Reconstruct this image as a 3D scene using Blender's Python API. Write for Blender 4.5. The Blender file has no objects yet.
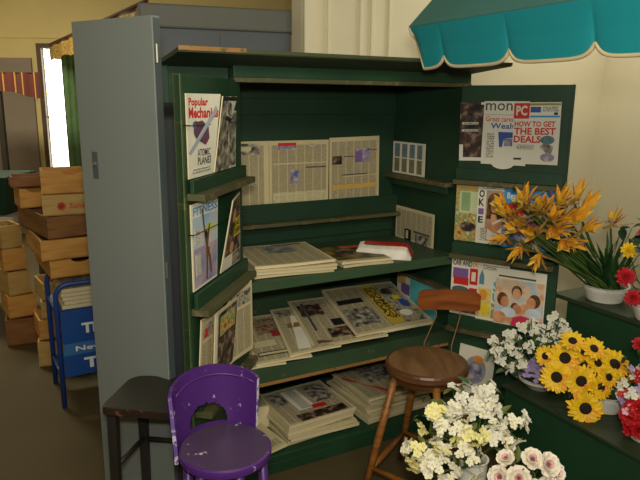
import bpy, math, random
from mathutils import Vector, Matrix, Quaternion, noise
random.seed(7)
PI = math.pi
scn = bpy.context.scene
col = scn.collection

# ------------------------------------------------------------------ camera
cam_d = bpy.data.cameras.new('camera')
cam = bpy.data.objects.new('camera', cam_d)
col.objects.link(cam)
cam_d.sensor_width = 36.0
cam_d.lens = 36.0 * 626 / 640
cam_d.clip_start = 0.02
_p, _r = math.radians(12.5), math.radians(-0.46)
_fw = Vector((0, math.cos(_p), -math.sin(_p)))
_dn = Vector((0, -math.sin(_p), -math.cos(_p)))
_rt = Vector((1, 0, 0))
_r2 = math.cos(_r) * _rt + math.sin(_r) * _dn
_d2 = -math.sin(_r) * _rt + math.cos(_r) * _dn
_m = Matrix((_r2, -_d2, -_fw)).transposed().to_4x4()
_m.translation = Vector((0, 0, 1.5))
cam.matrix_world = _m
scn.camera = cam

# ------------------------------------------------------------------ world, lights, exposure
wd = bpy.data.worlds.new('world')
scn.world = wd
wd.use_nodes = True
wd.node_tree.nodes['Background'].inputs[0].default_value = (1.0, 0.93, 0.75, 1)
wd.node_tree.nodes['Background'].inputs[1].default_value = 0.02


def area(name, loc, size, size_y, power, color, target):
    l = bpy.data.lights.new(name, 'AREA')
    l.shape = 'RECTANGLE'
    l.size, l.size_y = size, size_y
    l.energy = power
    l.color = color
    o = bpy.data.objects.new(name, l)
    col.objects.link(o)
    o.location = loc
    o.rotation_euler = (Vector(target) - Vector(loc)).to_track_quat('-Z', 'Y').to_euler()
    return o


area('ceiling_fluorescent_front', (0.4, -0.4, 2.6), 1.2, 0.5, 31, (1.0, 0.92, 0.72), (0.4, 1.9, 0.9))
area('ceiling_fluorescent_far', (-2.9, 4.6, 2.6), 1.2, 0.4, 46, (1.0, 0.90, 0.62), (-2.9, 5.2, 0.0))
area('camera_flash', (0.02, -0.06, 1.66), 0.12, 0.08, 21, (1.0, 0.95, 0.82), (0.12, 2.4, 1.45))
area('right_wall_fill', (1.55, 3.15, 2.7), 0.8, 0.3, 17, (1.0, 0.95, 0.80), (1.75, 3.1, 0.6))  # unseen fill lamp, added to brighten the right-hand wall

vs = scn.view_settings
vs.view_transform = 'Standard'
vs.look = 'None'
vs.exposure = 0.14
vs.gamma = 1.0
vs.use_curve_mapping = False


# ------------------------------------------------------------------ materials
def s2l(c):
    return tuple(((v / 255) / 12.92 if v / 255 <= 0.04045 else ((v / 255 + 0.055) / 1.055) ** 2.4) for v in c)


MATS = {}


def new_mat(name):
    m = bpy.data.materials.new(name)
    m.use_nodes = True
    nt = m.node_tree
    return m, nt, nt.nodes['Principled BSDF']


def plain(name, rgb, rough=0.7, var=0.12, scale=18, metal=0.0, bump=0.0, emit=None):
    if name in MATS:
        return MATS[name]
    m, nt, b = new_mat(name)
    c = s2l(rgb)
    tc = nt.nodes.new('ShaderNodeTexCoord')
    n = nt.nodes.new('ShaderNodeTexNoise')
    n.inputs['Scale'].default_value = scale
    n.inputs['Detail'].default_value = 4
    nt.links.new(tc.outputs['Object'], n.inputs['Vector'])
    r = nt.nodes.new('ShaderNodeValToRGB')
    r.color_ramp.elements[0].position = 0.3
    r.color_ramp.elements[1].position = 0.7
    r.color_ramp.elements[0].color = tuple(v * (1 - var) for v in c) + (1,)
    r.color_ramp.elements[1].color = tuple(min(1, v * (1 + var)) for v in c) + (1,)
    nt.links.new(n.outputs['Fac'], r.inputs['Fac'])
    nt.links.new(r.outputs['Color'], b.inputs['Base Color'])
    b.inputs['Roughness'].default_value = rough
    b.inputs['Metallic'].default_value = metal
    if bump:
        bp = nt.nodes.new('ShaderNodeBump')
        bp.inputs['Strength'].default_value = bump
        bp.inputs['Distance'].default_value = 0.004
        nt.links.new(n.outputs['Fac'], bp.inputs['Height'])
        nt.links.new(bp.outputs['Normal'], b.inputs['Normal'])
    if emit:
        b.inputs['Emission Color'].default_value = c + (1,)
        b.inputs['Emission Strength'].default_value = emit
    MATS[name] = m
    return m


def worn(name, rgb, chip, amt=0.30, scale=14, rough=0.55, stretch=(1, 1, 1), var=0.2):
    """old paint with chips and scuffs of another colour"""
    m, nt, b = new_mat(name)
    c, k = s2l(rgb), s2l(chip)
    tc = nt.nodes.new('ShaderNodeTexCoord')
    mp = nt.nodes.new('ShaderNodeMapping')
    mp.inputs['Scale'].default_value = stretch
    nt.links.new(tc.outputs['Object'], mp.inputs['Vector'])
    n1 = nt.nodes.new('ShaderNodeTexNoise')
    n1.inputs['Scale'].default_value = scale * 0.35
    n1.inputs['Detail'].default_value = 3
    n2 = nt.nodes.new('ShaderNodeTexNoise')
    n2.inputs['Scale'].default_value = scale * 2.2
    n2.inputs['Detail'].default_value = 5
    n2.inputs['Roughness'].default_value = 0.65
    for n in (n1, n2):
        nt.links.new(mp.outputs['Vector'], n.inputs['Vector'])
    r1 = nt.nodes.new('ShaderNodeValToRGB')
    r1.color_ramp.elements[0].position = 0.3
    r1.color_ramp.elements[1].position = 0.7
    r1.color_ramp.elements[0].color = tuple(v * (1 - var) for v in c) + (1,)
    r1.color_ramp.elements[1].color = tuple(min(1, v * (1 + var)) for v in c) + (1,)
    nt.links.new(n1.outputs['Fac'], r1.inputs['Fac'])
    r2 = nt.nodes.new('ShaderNodeValToRGB')
    r2.color_ramp.elements[0].position = 1 - amt
    r2.color_ramp.elements[1].position = min(1, 1 - amt + 0.05)
    r2.color_ramp.elements[0].color = (0, 0, 0, 1)
    r2.color_ramp.elements[1].color = (1, 1, 1, 1)
    nt.links.new(n2.outputs['Fac'], r2.inputs['Fac'])
    mx = nt.nodes.new('ShaderNodeMix')
    mx.data_type = 'RGBA'
    nt.links.new(r2.outputs['Color'], mx.inputs['Factor'])
    nt.links.new(r1.outputs['Color'], mx.inputs['A'])
    mx.inputs['B'].default_value = k + (1,)
    nt.links.new(mx.outputs['Result'], b.inputs['Base Color'])
    b.inputs['Roughness'].default_value = rough
    bp = nt.nodes.new('ShaderNodeBump')
    bp.inputs['Strength'].default_value = 0.15
    bp.inputs['Distance'].default_value = 0.003
    nt.links.new(n2.outputs['Fac'], bp.inputs['Height'])
    nt.links.new(bp.outputs['Normal'], b.inputs['Normal'])
    MATS[name] = m
    return m


def wood(name, rgb, rgb2, scale=6, rough=0.5, axis=(1, 1, 8)):
    m, nt, b = new_mat(name)
    tc = nt.nodes.new('ShaderNodeTexCoord')
    mp = nt.nodes.new('ShaderNodeMapping')
    mp.inputs['Scale'].default_value = axis
    n = nt.nodes.new('ShaderNodeTexNoise')
    n.inputs['Scale'].default_value = scale
    n.inputs['Detail'].default_value = 6
    n.inputs['Distortion'].default_value = 0.6
    nt.links.new(tc.outputs['Object'], mp.inputs['Vector'])
    nt.links.new(mp.outputs['Vector'], n.inputs['Vector'])
    r = nt.nodes.new('ShaderNodeValToRGB')
    r.color_ramp.elements[0].position = 0.35
    r.color_ramp.elements[1].position = 0.65
    r.color_ramp.elements[0].color = s2l(rgb) + (1,)
    r.color_ramp.elements[1].color = s2l(rgb2) + (1,)
    nt.links.new(n.outputs['Fac'], r.inputs['Fac'])
    nt.links.new(r.outputs['Color'], b.inputs['Base Color'])
    b.inputs['Roughness'].default_value = rough
    MATS[name] = m
    return m


def print_text(name, paper, ink, pitch=0.0042, dens=0.5, colw=0.05):
    """columns of small print on paper, laid out in the sheet's own metres (UV)"""
    if name in MATS:
        return MATS[name]
    m, nt, b = new_mat(name)
    tc = nt.nodes.new('ShaderNodeTexCoord')
    sx = nt.nodes.new('ShaderNodeSeparateXYZ')
    nt.links.new(tc.outputs['UV'], sx.inputs[0])

    def math_(op, a, bb=None):
        q = nt.nodes.new('ShaderNodeMath')
        q.operation = op
        for i, v in enumerate((a, bb)):
            if v is None:
                continue
            if isinstance(v, (int, float)):
                q.inputs[i].default_value = v
            else:
                nt.links.new(v, q.inputs[i])
        return q.outputs[0]
    line = math_('LESS_THAN', math_('FRACT', math_('DIVIDE', sx.outputs['Y'], pitch)), 0.6)
    colm = math_('GREATER_THAN', math_('FRACT', math_('DIVIDE', sx.outputs['X'], colw)), 0.10)
    mp = nt.nodes.new('ShaderNodeMapping')
    mp.inputs['Scale'].default_value = (320, 1 / pitch, 1)
    nt.links.new(tc.outputs['UV'], mp.inputs['Vector'])
    n = nt.nodes.new('ShaderNodeTexNoise')
    n.inputs['Scale'].default_value = 1
    n.inputs['Detail'].default_value = 1
    nt.links.new(mp.outputs['Vector'], n.inputs['Vector'])
    word = math_('GREATER_THAN', n.outputs['Fac'], 1 - dens)
    fac = math_('MULTIPLY', math_('MULTIPLY', line, colm), word)
    mx = nt.nodes.new('ShaderNodeMix')
    mx.data_type = 'RGBA'
    nt.links.new(fac, mx.inputs['Factor'])
    mx.inputs['A'].default_value = s2l(paper) + (1,)
    mx.inputs['B'].default_value = s2l(ink) + (1,)
    nt.links.new(mx.outputs['Result'], b.inputs['Base Color'])
    b.inputs['Roughness'].default_value = 0.8
    MATS[name] = m
    return m


def photo(name, cols, scale=30, seed=0.0):
    """a printed picture: soft patches of ink in a few colours"""
    if name in MATS:
        return MATS[name]
    m, nt, b = new_mat(name)
    tc = nt.nodes.new('ShaderNodeTexCoord')
    mp = nt.nodes.new('ShaderNodeMapping')
    mp.inputs['Location'].default_value = (seed, seed * 1.7, 0)
    nt.links.new(tc.outputs['UV'], mp.inputs['Vector'])
    n = nt.nodes.new('ShaderNodeTexNoise')
    n.inputs['Scale'].default_value = scale
    n.inputs['Detail'].default_value = 2.5
    nt.links.new(mp.outputs['Vector'], n.inputs['Vector'])
    r = nt.nodes.new('ShaderNodeValToRGB')
    r.color_ramp.interpolation = 'EASE'
    els = r.color_ramp.elements
    k = len(cols)
    for i in range(k):
        pos = 0.34 + 0.32 * i / max(1, k - 1)
        if i < 2:
            e = els[i]
            e.position = pos
        else:
            e = els.new(pos)
        e.color = s2l(cols[i]) + (1,)
    nt.links.new(n.outputs['Fac'], r.inputs['Fac'])
    nt.links.new(r.outputs['Color'], b.inputs['Base Color'])
    b.inputs['Roughness'].default_value = 0.5
    MATS[name] = m
    return m


def stripes(name, cols, period, rough=0.85, axis='X'):
    m, nt, b = new_mat(name)
    tc = nt.nodes.new('ShaderNodeTexCoord')
    sx = nt.nodes.new('ShaderNodeSeparateXYZ')
    nt.links.new(tc.outputs['Object'], sx.inputs[0])
    d = nt.nodes.new('ShaderNodeMath')
    d.operation = 'DIVIDE'
    nt.links.new(sx.outputs[axis], d.inputs[0])
    d.inputs[1].default_value = period
    f = nt.nodes.new('ShaderNodeMath')
    f.operation = 'FRACT'
    nt.links.new(d.outputs[0], f.inputs[0])
    r = nt.nodes.new('ShaderNodeValToRGB')
    r.color_ramp.interpolation = 'CONSTANT'
    els = r.color_ramp.elements
    for i, (p, c) in enumerate(cols):
        if i < 2:
            e = els[i]
            e.position = p
        else:
            e = els.new(p)
        e.color = s2l(c) + (1,)
    nt.links.new(f.outputs[0], r.inputs['Fac'])
    nt.links.new(r.outputs['Color'], b.inputs['Base Color'])
    b.inputs['Roughness'].default_value = rough
    MATS[name] = m
    return m


GREEN = worn('old_green_paint', (26, 62, 38), (92, 94, 66), 0.30, 16)
GREEN_D = worn('old_green_paint_inside', (25, 57, 37), (82, 88, 62), 0.30, 13)
WORN_EDGE = worn('worn_green_edge', (66, 84, 50), (128, 116, 66), 0.40, 10, stretch=(0.35, 0.35, 1))
DUSTY = worn('dusty_green_paint', (56, 80, 54), (104, 108, 78), 0.34, 9)
LEDGE = worn('dusty_ledge_paint', (82, 80, 52), (112, 98, 66), 0.45, 9)
RAW = worn('bare_wood_edge', (158, 116, 62), (98, 88, 52), 0.42, 12)
SLATE = worn('slate_grey_paint', (134, 142, 138), (123, 131, 127), 0.34, 3, 0.5, var=0.05)
SLATE_D = plain('slate_cabinet_paint', (100, 106, 112), 0.6, 0.06, 4)
SLATE_C = plain('slate_cornice_paint', (112, 114, 106), 0.6, 0.06, 4)
EDGE_G = plain('grey_edge_paint', (84, 92, 92), 0.5, 0.1, 6)
DARKMETAL = plain('dark_metal', (52, 50, 44), 0.45, 0.1, 20, 0.6)
STEEL = plain('worn_steel', (170, 168, 158), 0.35, 0.1, 20, 0.8)
WALLC = plain('cream_wall_paint', (222, 212, 182), 0.85, 0.03, 2.0)
WALLY = plain('yellowed_wall_paint', (214, 196, 140), 0.88, 0.05, 1.5)
TRIMC = plain('cream_trim_paint', (226, 218, 188), 0.7, 0.03, 5)
FLOOR = worn('brown_concrete', (82, 69, 40), (106, 92, 60), 0.22, 4, 0.75, var=0.16)
CEIL = plain('ceiling_paint', (214, 206, 182), 0.9, 0.03, 3)
STAND_T = worn('dusty_green_tread', (44, 58, 36), (80, 82, 54), 0.30, 8)
PURPLE = worn('chipped_purple_paint', (78, 38, 116), (216, 196, 214), 0.37, 11, 0.4, var=0.1)
PURPLE_S = worn('scuffed_purple_seat', (76, 58, 88), (214, 190, 190), 0.345, 11, 0.4, var=0.1)
BLACKW = worn('chipped_black_seat', (46, 44, 34), (120, 108, 84), 0.31, 12, 0.4)
BLACKE = worn('chipped_black_edge', (42, 30, 24), (112, 66, 40), 0.42, 18, 0.5)
BLACKL = worn('black_leg_paint', (40, 34, 30), (92, 62, 44), 0.25, 12, 0.5)
OAK = wood('golden_oak', (122, 74, 30), (160, 104, 46), 7, 0.42)
OAK_SEAT = wood('brown_oak_seat', (98, 68, 38), (126, 92, 54), 5, 0.6, (6, 1, 1))
OAK_RIM = wood('dark_seat_rim', (78, 48, 26), (108, 70, 38), 6, 0.4)
OAK_BACK = wood('reddish_backrest', (108, 54, 22), (146, 80, 34), 5, 0.35, (1, 1, 5))
TEAL = plain('teal_awning_vinyl', (22, 136, 146), 0.5, 0.05, 3)
PIPING = plain('tan_awning_binding', (196, 178, 140), 0.8, 0.08, 20)
BLUE = plain('blue_rack_paint', (32, 66, 140), 0.4, 0.08, 8)
BLUE_P = plain('blue_sign_panel', (26, 74, 150), 0.45, 0.04, 6)
BLUE_L = plain('blue_sign_band', (58, 112, 170), 0.45, 0.04, 6)
WHITE = plain('white_lettering', (232, 232, 226), 0.6, 0.02, 6)
CREAM = plain('cream_paper', (218, 204, 164), 0.8, 0.05, 8)
PAPER = plain('newsprint_paper', (206, 192, 150), 0.85, 0.06, 5)
MAGP = plain('magazine_white', (232, 226, 208), 0.5, 0.04, 5)
BLACK = plain('black_ink', (28, 26, 26), 0.6, 0.1, 9)
DGREY = plain('dark_grey_ink', (78, 76, 72), 0.7, 0.15, 30)
RED = plain('red_ink', (206, 40, 34), 0.5, 0.05, 9)
YELLOW = plain('yellow_ink', (232, 206, 30), 0.5, 0.05, 9)
CYANP = plain('cyan_sheet', (96, 190, 196), 0.6, 0.04, 6)
TXT = print_text('newsprint_text', (200, 186, 146), (122, 112, 88), 0.0046, 0.60, 0.044)
TXTM = print_text('magazine_text', (226, 220, 200), (110, 110, 110), 0.007, 0.55, 0.2)
CRATE = wood('pine_tray_board', (184, 126, 52), (210, 156, 76), 5, 0.7, (1, 1, 6))
CRATE2 = wood('brown_tray_board', (116, 74, 34), (146, 98, 48), 5, 0.7, (1, 1, 6))
CRATE3 = wood('pale_tray_board', (174, 138, 76), (196, 162, 98), 5, 0.75, (1, 1, 6))
CERAMIC = plain('white_glazed_pot', (228, 226, 216), 0.3, 0.03, 8)
LEAFG = plain('leaf_green', (44, 84, 34), 0.5, 0.3, 30)
LEAFD = plain('dark_leaf_green', (26, 60, 30), 0.5, 0.3, 30)
STEMG = plain('stem_green', (66, 92, 34), 0.6, 0.3, 30)


# ------------------------------------------------------------------ mesh helpers
def tag(o, label=None, cat=None, group=None, kind=None):
    if label:
        o['label'] = label
    if cat:
        o['category'] = cat
    if group:
        o['group'] = group
    if kind:
        o['kind'] = kind
    return o


def empty(name, M, label, cat, group=None):
    o = bpy.data.objects.new(name, None)
    o.empty_display_size = 0.1
    col.objects.link(o)
    o.matrix_world = M
    o.matrix_basis = M
    return tag(o, label, cat, group)


class MB:
    def __init__(self):
        self.v, self.f, self.m, self.uv = [], [], [], []

    def add(self, vs_, fs, mi=0, uvs=None):
        b = len(self.v)
        self.v += [tuple(p) for p in vs_]
        self.uv += list(uvs) if uvs else [(0.0, 0.0)] * len(vs_)
        for f in fs:
            self.f.append([i + b for i in f])
            self.m.append(mi)

    def box(self, x0, x1, y0, y1, z0, z1, mi=0, M=None):
        vs_ = [Vector((x, y, z)) for z in (z0, z1) for y in (y0, y1) for x in (x0, x1)]
        if M is not None:
            vs_ = [M @ p for p in vs_]
        self.add(vs_, [(0, 2, 3, 1), (4, 5, 7, 6), (0, 1, 5, 4), (2, 6, 7, 3), (0, 4, 6, 2), (1, 3, 7, 5)], mi)

    def hexa(self, bottom, top, mi=0):
        """4 bottom and 4 top corners, both anticlockwise from above"""
        self.add(list(bottom) + list(top), [(3, 2, 1, 0), (4, 5, 6, 7), (0, 1, 5, 4), (1, 2, 6, 5), (2, 3, 7, 6), (3, 0, 4, 7)], mi)

    def tube(self, pts, r, n=8, mi=0, caps=True):
        pts = [Vector(p) for p in pts]
        rs = r if isinstance(r, (list, tuple)) else [r] * len(pts)
        vs_, fs = [], []
        prev = None
        for i, p in enumerate(pts):
            if i == 0:
                t = pts[1] - p
            elif i == len(pts) - 1:
                t = p - pts[i - 1]
            else:
                t = (pts[i + 1] - p).normalized() + (p - pts[i - 1]).normalized()
            t.normalize()
            if prev is None:
                a = Vector((0, 0, 1)) if abs(t.z) < 0.9 else Vector((1, 0, 0))
                u = t.cross(a).normalized()
            else:
                u = (prev - t * prev.dot(t)).normalized()
            prev = u
            w = t.cross(u)
            for k in range(n):
                a = 2 * PI * k / n
                vs_.append(p + (u * math.cos(a) + w * math.sin(a)) * rs[i])
        for i in range(len(pts) - 1):
            for k in range(n):
                k2 = (k + 1) % n
                fs.append((i * n + k, i * n + k2, (i + 1) * n + k2, (i + 1) * n + k))
        if caps:
            fs.append(tuple(range(n))[::-1])
            fs.append(tuple((len(pts) - 1) * n + k for k in range(n)))
        self.add(vs_, fs, mi)

    def lathe(self, prof, n=32, mi=0, M=None, sx=1.0, sy=1.0):
        vs_, fs = [], []
        for r, z in prof:
            for k in range(n):
                a = 2 * PI * k / n
                vs_.append(Vector((max(r, 1e-4) * math.cos(a) * sx, max(r, 1e-4) * math.sin(a) * sy, z)))
        for i in range(len(prof) - 1):
            for k in range(n):
                k2 = (k + 1) % n
                fs.append((i * n + k, i * n + k2, (i + 1) * n + k2, (i + 1) * n + k))
        if prof[0][0] > 0.001:
            fs.append(tuple(range(n))[::-1])
        if prof[-1][0] > 0.001:
            fs.append(tuple((len(prof) - 1) * n + k for k in range(n)))
        if M is not None:
            vs_ = [M @ p for p in vs_]
        self.add(vs_, fs, mi)

    def prism(self, outline, z0, z1, mi=0, M=None):
        n = len(outline)
        vs_ = [Vector((x, y, z0)) for x, y in outline] + [Vector((x, y, z1)) for x, y in outline]
        if M is not None:
            vs_ = [M @ p for p in vs_]
        fs = [tuple(range(n))[::-1], tuple(range(n, 2 * n))]
        fs += [(k, (k + 1) % n, n + (k + 1) % n, n + k) for k in range(n)]
        self.add(vs_, fs, mi)

    def petal(self, M, L, Wd, cup=0.2, curl=0.3, mi=0, n=4, tip=0.6, off=0.0, end=1.0):
        """pointed petal or leaf along +X of M, rising with curl, 2 strips wide"""
        vs_, fs = [], []
        for i in range(n + 1):
            t = i / n
            w = Wd * 0.5 * (math.sin(PI * min(1, t ** tip * 0.96 + 0.04) * end))
            x = L * t
            z = curl * L * t * t + off
            for s in (-1, 0, 1):
                vs_.append(M @ Vector((x, s * w, z + (cup * w if s else 0))))
        for i in range(n):
            for s in (0, 1):
                a = i * 3 + s
                fs.append((a, a + 3, a + 4, a + 1))
        self.add(vs_, fs, mi)

    def build(self, name, mats, parent=None, smooth=False, M=None, bevel=0.0):
        me = bpy.data.meshes.new(name)
        me.from_pydata(self.v, [], self.f)
        for m in (mats if isinstance(mats, (list, tuple)) else [mats]):
            me.materials.append(m)
        me.polygons.foreach_set('material_index', self.m)
        ul = me.uv_layers.new(name='UVMap')
        for lp in me.loops:
            ul.data[lp.index].uv = self.uv[lp.vertex_index]
        if smooth:
            me.polygons.foreach_set('use_smooth', [True] * len(me.polygons))
        me.update()
        o = bpy.data.objects.new(name, me)
        col.objects.link(o)
        if parent is not None:
            o.parent = parent
        if M is not None:
            o.matrix_basis = M
        if bevel:
            b = o.modifiers.new('bevel', 'BEVEL')
            b.width = bevel
            b.segments = 2
            b.limit_method = 'ANGLE'
        return o


def frame(loc, deg=0.0, tilt=None):
    M = Matrix.Translation(Vector(loc)) @ Matrix.Rotation(math.radians(deg), 4, 'Z')
    if tilt:
        M = M @ Matrix.Rotation(math.radians(tilt[0]), 4, tilt[1])
    return M


FLAT = Matrix.Rotation(-PI / 2, 4, 'X')   # turns an upright page so that it lies face up, its top away

_font_cache = {}


def text_mesh(s, bold=0.0):
    key = (s, bold)
    if key in _font_cache:
        return _font_cache[key]
    c = bpy.data.curves.new('lettering', 'FONT')
    c.body = s
    c.resolution_u = 2
    c.offset = bold
    o = bpy.data.objects.new('lettering', c)
    col.objects.link(o)
    bpy.context.view_layer.update()
    me = bpy.data.meshes.new_from_object(o)
    vs_ = [v.co.copy() for v in me.vertices]
    fs = [tuple(p.vertices) for p in me.polygons]
    bpy.data.objects.remove(o)
    bpy.data.curves.remove(c)
    bpy.data.meshes.remove(me)
    xs = [v.x for v in vs_]
    ys = [v.y for v in vs_]
    x0, x1, y0, y1 = min(xs), max(xs), min(ys), max(ys)
    vs_ = [((v.x - x0) / (x1 - x0), (v.y - y0) / (y1 - y0)) for v in vs_]
    _font_cache[key] = (vs_, fs)
    return _font_cache[key]


def sheet(name, label, cat, M, W, H, th, items=(), base=None, edge=None, bend=None, group=None, nx=8, ny=8, skew=0.0, warp=None):
    """a magazine, newspaper or leaflet as one mesh: a bent solid page with its printing.
    page frame: x right, z up, -y towards the reader; items are in fractions of the page"""
    bend = bend or (lambda u, v: 0.0)

    def P(u, v, o):
        x, z = u * W + skew * v, v * H
        if warp:
            dx, dz = warp(u, v)
            x += dx
            z += dz
        return Vector((x, -(bend(u, v) + o), z))
    mb = MB()
    mats = [base or MAGP, edge or CREAM]

    def mi(m):
        if m not in mats:
            mats.append(m)
        return mats.index(m)
    fv = [P(i / nx, j / ny, th) for j in range(ny + 1) for i in range(nx + 1)]
    uvf = [(i / nx * W, j / ny * H) for j in range(ny + 1) for i in range(nx + 1)]
    bv = [P(i / nx, j / ny, 0) for j in range(ny + 1) for i in range(nx + 1)]
    q = [(j * (nx + 1) + i, j * (nx + 1) + i + 1, (j + 1) * (nx + 1) + i + 1, (j + 1) * (nx + 1) + i) for j in range(ny) for i in range(nx)]
    mb.add(fv, q, 0, uvf)
    mb.add(bv, [f[::-1] for f in q], 1, uvf)
    ring = [(i, 0) for i in range(nx)] + [(nx, j) for j in range(ny)] + [(i, ny) for i in range(nx, 0, -1)] + [(0, j) for j in range(ny, 0, -1)]
    rv = [P(i / nx, j / ny, o) for o in (0, th) for i, j in ring]
    n = len(ring)
    mb.add(rv, [(k, (k + 1) % n, n + (k + 1) % n, n + k) for k in range(n)], 1)
    off = th
    for it in items:
        off += 0.00035
        k = it[0]
        if k == 'r':
            _, x0, y0, x1, y1, m = it
            a, b = max(1, int(abs(x1 - x0) * nx) + 1), max(1, int(abs(y1 - y0) * ny) + 1)
            pv = [P(x0 + (x1 - x0) * i / a, y0 + (y1 - y0) * j / b, off) for j in range(b + 1) for i in range(a + 1)]
            uv = [((x0 + (x1 - x0) * i / a) * W, (y0 + (y1 - y0) * j / b) * H) for j in range(b + 1) for i in range(a + 1)]
            mb.add(pv, [(j * (a + 1) + i, j * (a + 1) + i + 1, (j + 1) * (a + 1) + i + 1, (j + 1) * (a + 1) + i) for j in range(b) for i in range(a)], mi(m), uv)
        elif k == 'e':
            _, cx, cy, rx, ry, m = it
            nn = 18
            pts = [(cx + rx * math.cos(2 * PI * i / nn), cy + ry * math.sin(2 * PI * i / nn)) for i in range(nn)]
            mb.add([P(cx, cy, off)] + [P(x, y, off) for x, y in pts], [(0, 1 + i, 1 + (i + 1) % nn) for i in range(nn)], mi(m),
                   [(cx * W, cy * H)] + [(x * W, y * H) for x, y in pts])
        elif k == 'p':
            _, pts, m = it
            mb.add([P(x, y, off) for x, y in pts], [tuple(range(len(pts)))], mi(m), [(x * W, y * H) for x, y in pts])
        elif k == 't':
            _, s, x0, y0, x1, y1, m = it[:7]
            bold = it[7] if len(it) > 7 else 0.02
            tv, tf = text_mesh(s, bold)
            mb.add([P(x0 + (x1 - x0) * a, y0 + (y1 - y0) * b, off) for a, b in tv], tf, mi(m))
    o = mb.build(name, mats, None, False)
    o.matrix_basis = M
    return tag(o, label, cat, group)


def copy_obj(o, parent=None):
    c = o.copy()
    col.objects.link(c)
    c.parent = parent
    return c


# ------------------------------------------------------------------ frames of the place
O = Vector((-0.166, 2.315, 0))                 # front foot of the news cabinet
CF = frame(O, 28.7)                            # cabinet frame: x along its front, y into it
ULD = frame((-0.409, 1.776, 0), 78.0)          # left door, page x runs from its free edge to the hinge
URD = frame((0.606, 2.738, 0), -32.0)          # right door, x runs from the hinge to its free edge


def cab(u, w, z=0.0):
    return CF @ Vector((u, w, z))


# ------------------------------------------------------------------ setting
def struct(name, mb, m, M=None, **k):
    return tag(mb.build(name, m, None, M=M, **k), kind='structure')


b = MB(); b.box(-4.6, 4.6, -2.2, 7.2, -0.1, 0); struct('floor', b, FLOOR)
b = MB(); b.box(-4.6, 4.6, -2.2, 7.2, 2.75, 2.85); struct('ceiling', b, CEIL)
b = MB(); b.box(-4.7, -4.6, -2.2, 7.2, 0, 2.75); struct('wall_left', b, WALLY)
b = MB(); b.box(-4.6, 4.6, -2.3, -2.2, 0, 2.75); struct('wall_front', b, WALLC)
b = MB(); b.box(4.6, 4.7, -2.2, 7.2, 0, 2.75); struct('wall_far_right', b, WALLC)
# far wall with its window opening
WX0, WX1, WZ0, WZ1 = -3.0, -2.45, 0.62, 2.03
b = MB()
b.box(-4.6, WX0, 7.0, 7.1, 0, 2.75); b.box(WX1, 4.6, 7.0, 7.1, 0, 2.75)
b.box(WX0, WX1, 7.0, 7.1, 0, WZ0); b.box(WX0, WX1, 7.0, 7.1, WZ1, 2.75)
struct('wall_back', b, WALLY)
b = MB(); b.box(-4.6, -2.0, 6.985, 7.0, 2.135, 2.155); struct('trim_1', b, WALLY)
b = MB()
for x0, x1, z0, z1 in ((WX0 - 0.05, WX0, WZ0 - 0.05, WZ1 + 0.05), (WX1, WX1 + 0.05, WZ0 - 0.05, WZ1 + 0.05), (WX0, WX1, WZ1, WZ1 + 0.05), (WX0, WX1, WZ0 - 0.05, WZ0)):
    b.box(x0, x1, 6.96, 7.02, z0, z1)
b2 = MB(); b2.box(-4.0, -3.12, 6.97, 7.0, 0, 1.93); struct('door_1', b2, plain('mauve_grey_door', (138, 126, 116), .7, .05, 2))
win = struct('window_1', b, plain('dark_window_frame', (84, 66, 48), 0.6))
SKYGLOW = plain('bright_daylight_pane', (250, 250, 244), 0.5, 0.0, 3, emit=5.0)
b = MB(); b.box(WX0, WX1, 7.04, 7.05, WZ0, WZ1); b.build('pane', SKYGLOW, win)
b = MB(); b.box(WX0, WX1, 7.0, 7.03, 1.30, 1.315); b.build('glazing_bar', MATS['dark_window_frame'], win)

# cream wall behind the cabinet, its boards and trims, and the wall it meets on the right
b = MB(); b.box(0.42, 2.56, 0.62, 0.72, 0, 2.75); struct('wall_right', b, WALLC, CF)
b = MB(); b.box(2.56, 2.66, -4.2, 0.72, 0, 2.75); struct('wall_side', b, WALLC, CF)
b = MB(); b.box(0.42, 0.475, 0.585, 0.62, 0, 2.75); struct('trim_2', b, TRIMC, CF, bevel=0.003)
k = 3
for x0, x1 in ((0.555, 0.572), (0.735, 0.752), (0.80, 0.822), (0.905, 0.92)):
    b = MB(); b.box(x0, x1, 0.606, 0.62, 0, 2.75)
    struct('trim_%d' % k, b, TRIMC, CF, bevel=0.003)
    k += 1

# ------------------------------------------------------------------ green news cabinet
cabinet = empty('news_cabinet', CF, 'tall dark green wooden news cabinet with both doors open and papers on its shelves', 'cabinet')
CI = CF.inverted()
b = MB(); b.box(-0.165, 0.90, 0.50, 0.52, 0.0, 1.61); b.build('back_panel', GREEN_D, cabinet)
b = MB(); b.box(-0.165, -0.145, 0.0, 0.50, 0.0, 1.61); b.build('side_panel', GREEN_D, cabinet)
b = MB(); b.box(0.88, 0.90, 0.0, 0.50, 0.0, 1.61); b.build('side_panel', GREEN_D, cabinet)
b = MB(); b.box(-0.145, 0.88, 0.0, 0.50, 0.05, 0.08); b.box(-0.145, 0.88, 0.0, 0.02, 0.0, 0.05)
b.build('base', GREEN, cabinet, bevel=0.003)
b = MB(); b.box(-0.145, 0.88, 0.0, 0.50, 0.455, 0.48); b.box(-0.145, 0.88, -0.012, 0.008, 0.418, 0.482)
b.box(-0.145, 0.88, -0.010, 0.010, 0.402, 0.418, 1)
b.build('shelf', [DUSTY, RAW], cabinet, bevel=0.002)
b = MB(); b.box(-0.145, 0.88, 0.0, 0.50, 0.81, 0.83); b.box(-0.145, 0.88, -0.01, 0.006, 0.792, 0.832)
b.build('shelf', DUSTY, cabinet, bevel=0.002)
b = MB(); b.box(-0.145, 0.88, 0.485, 0.5, 1.44, 1.51); b.build('back_batten', GREEN_D, cabinet, bevel=0.002)
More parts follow.
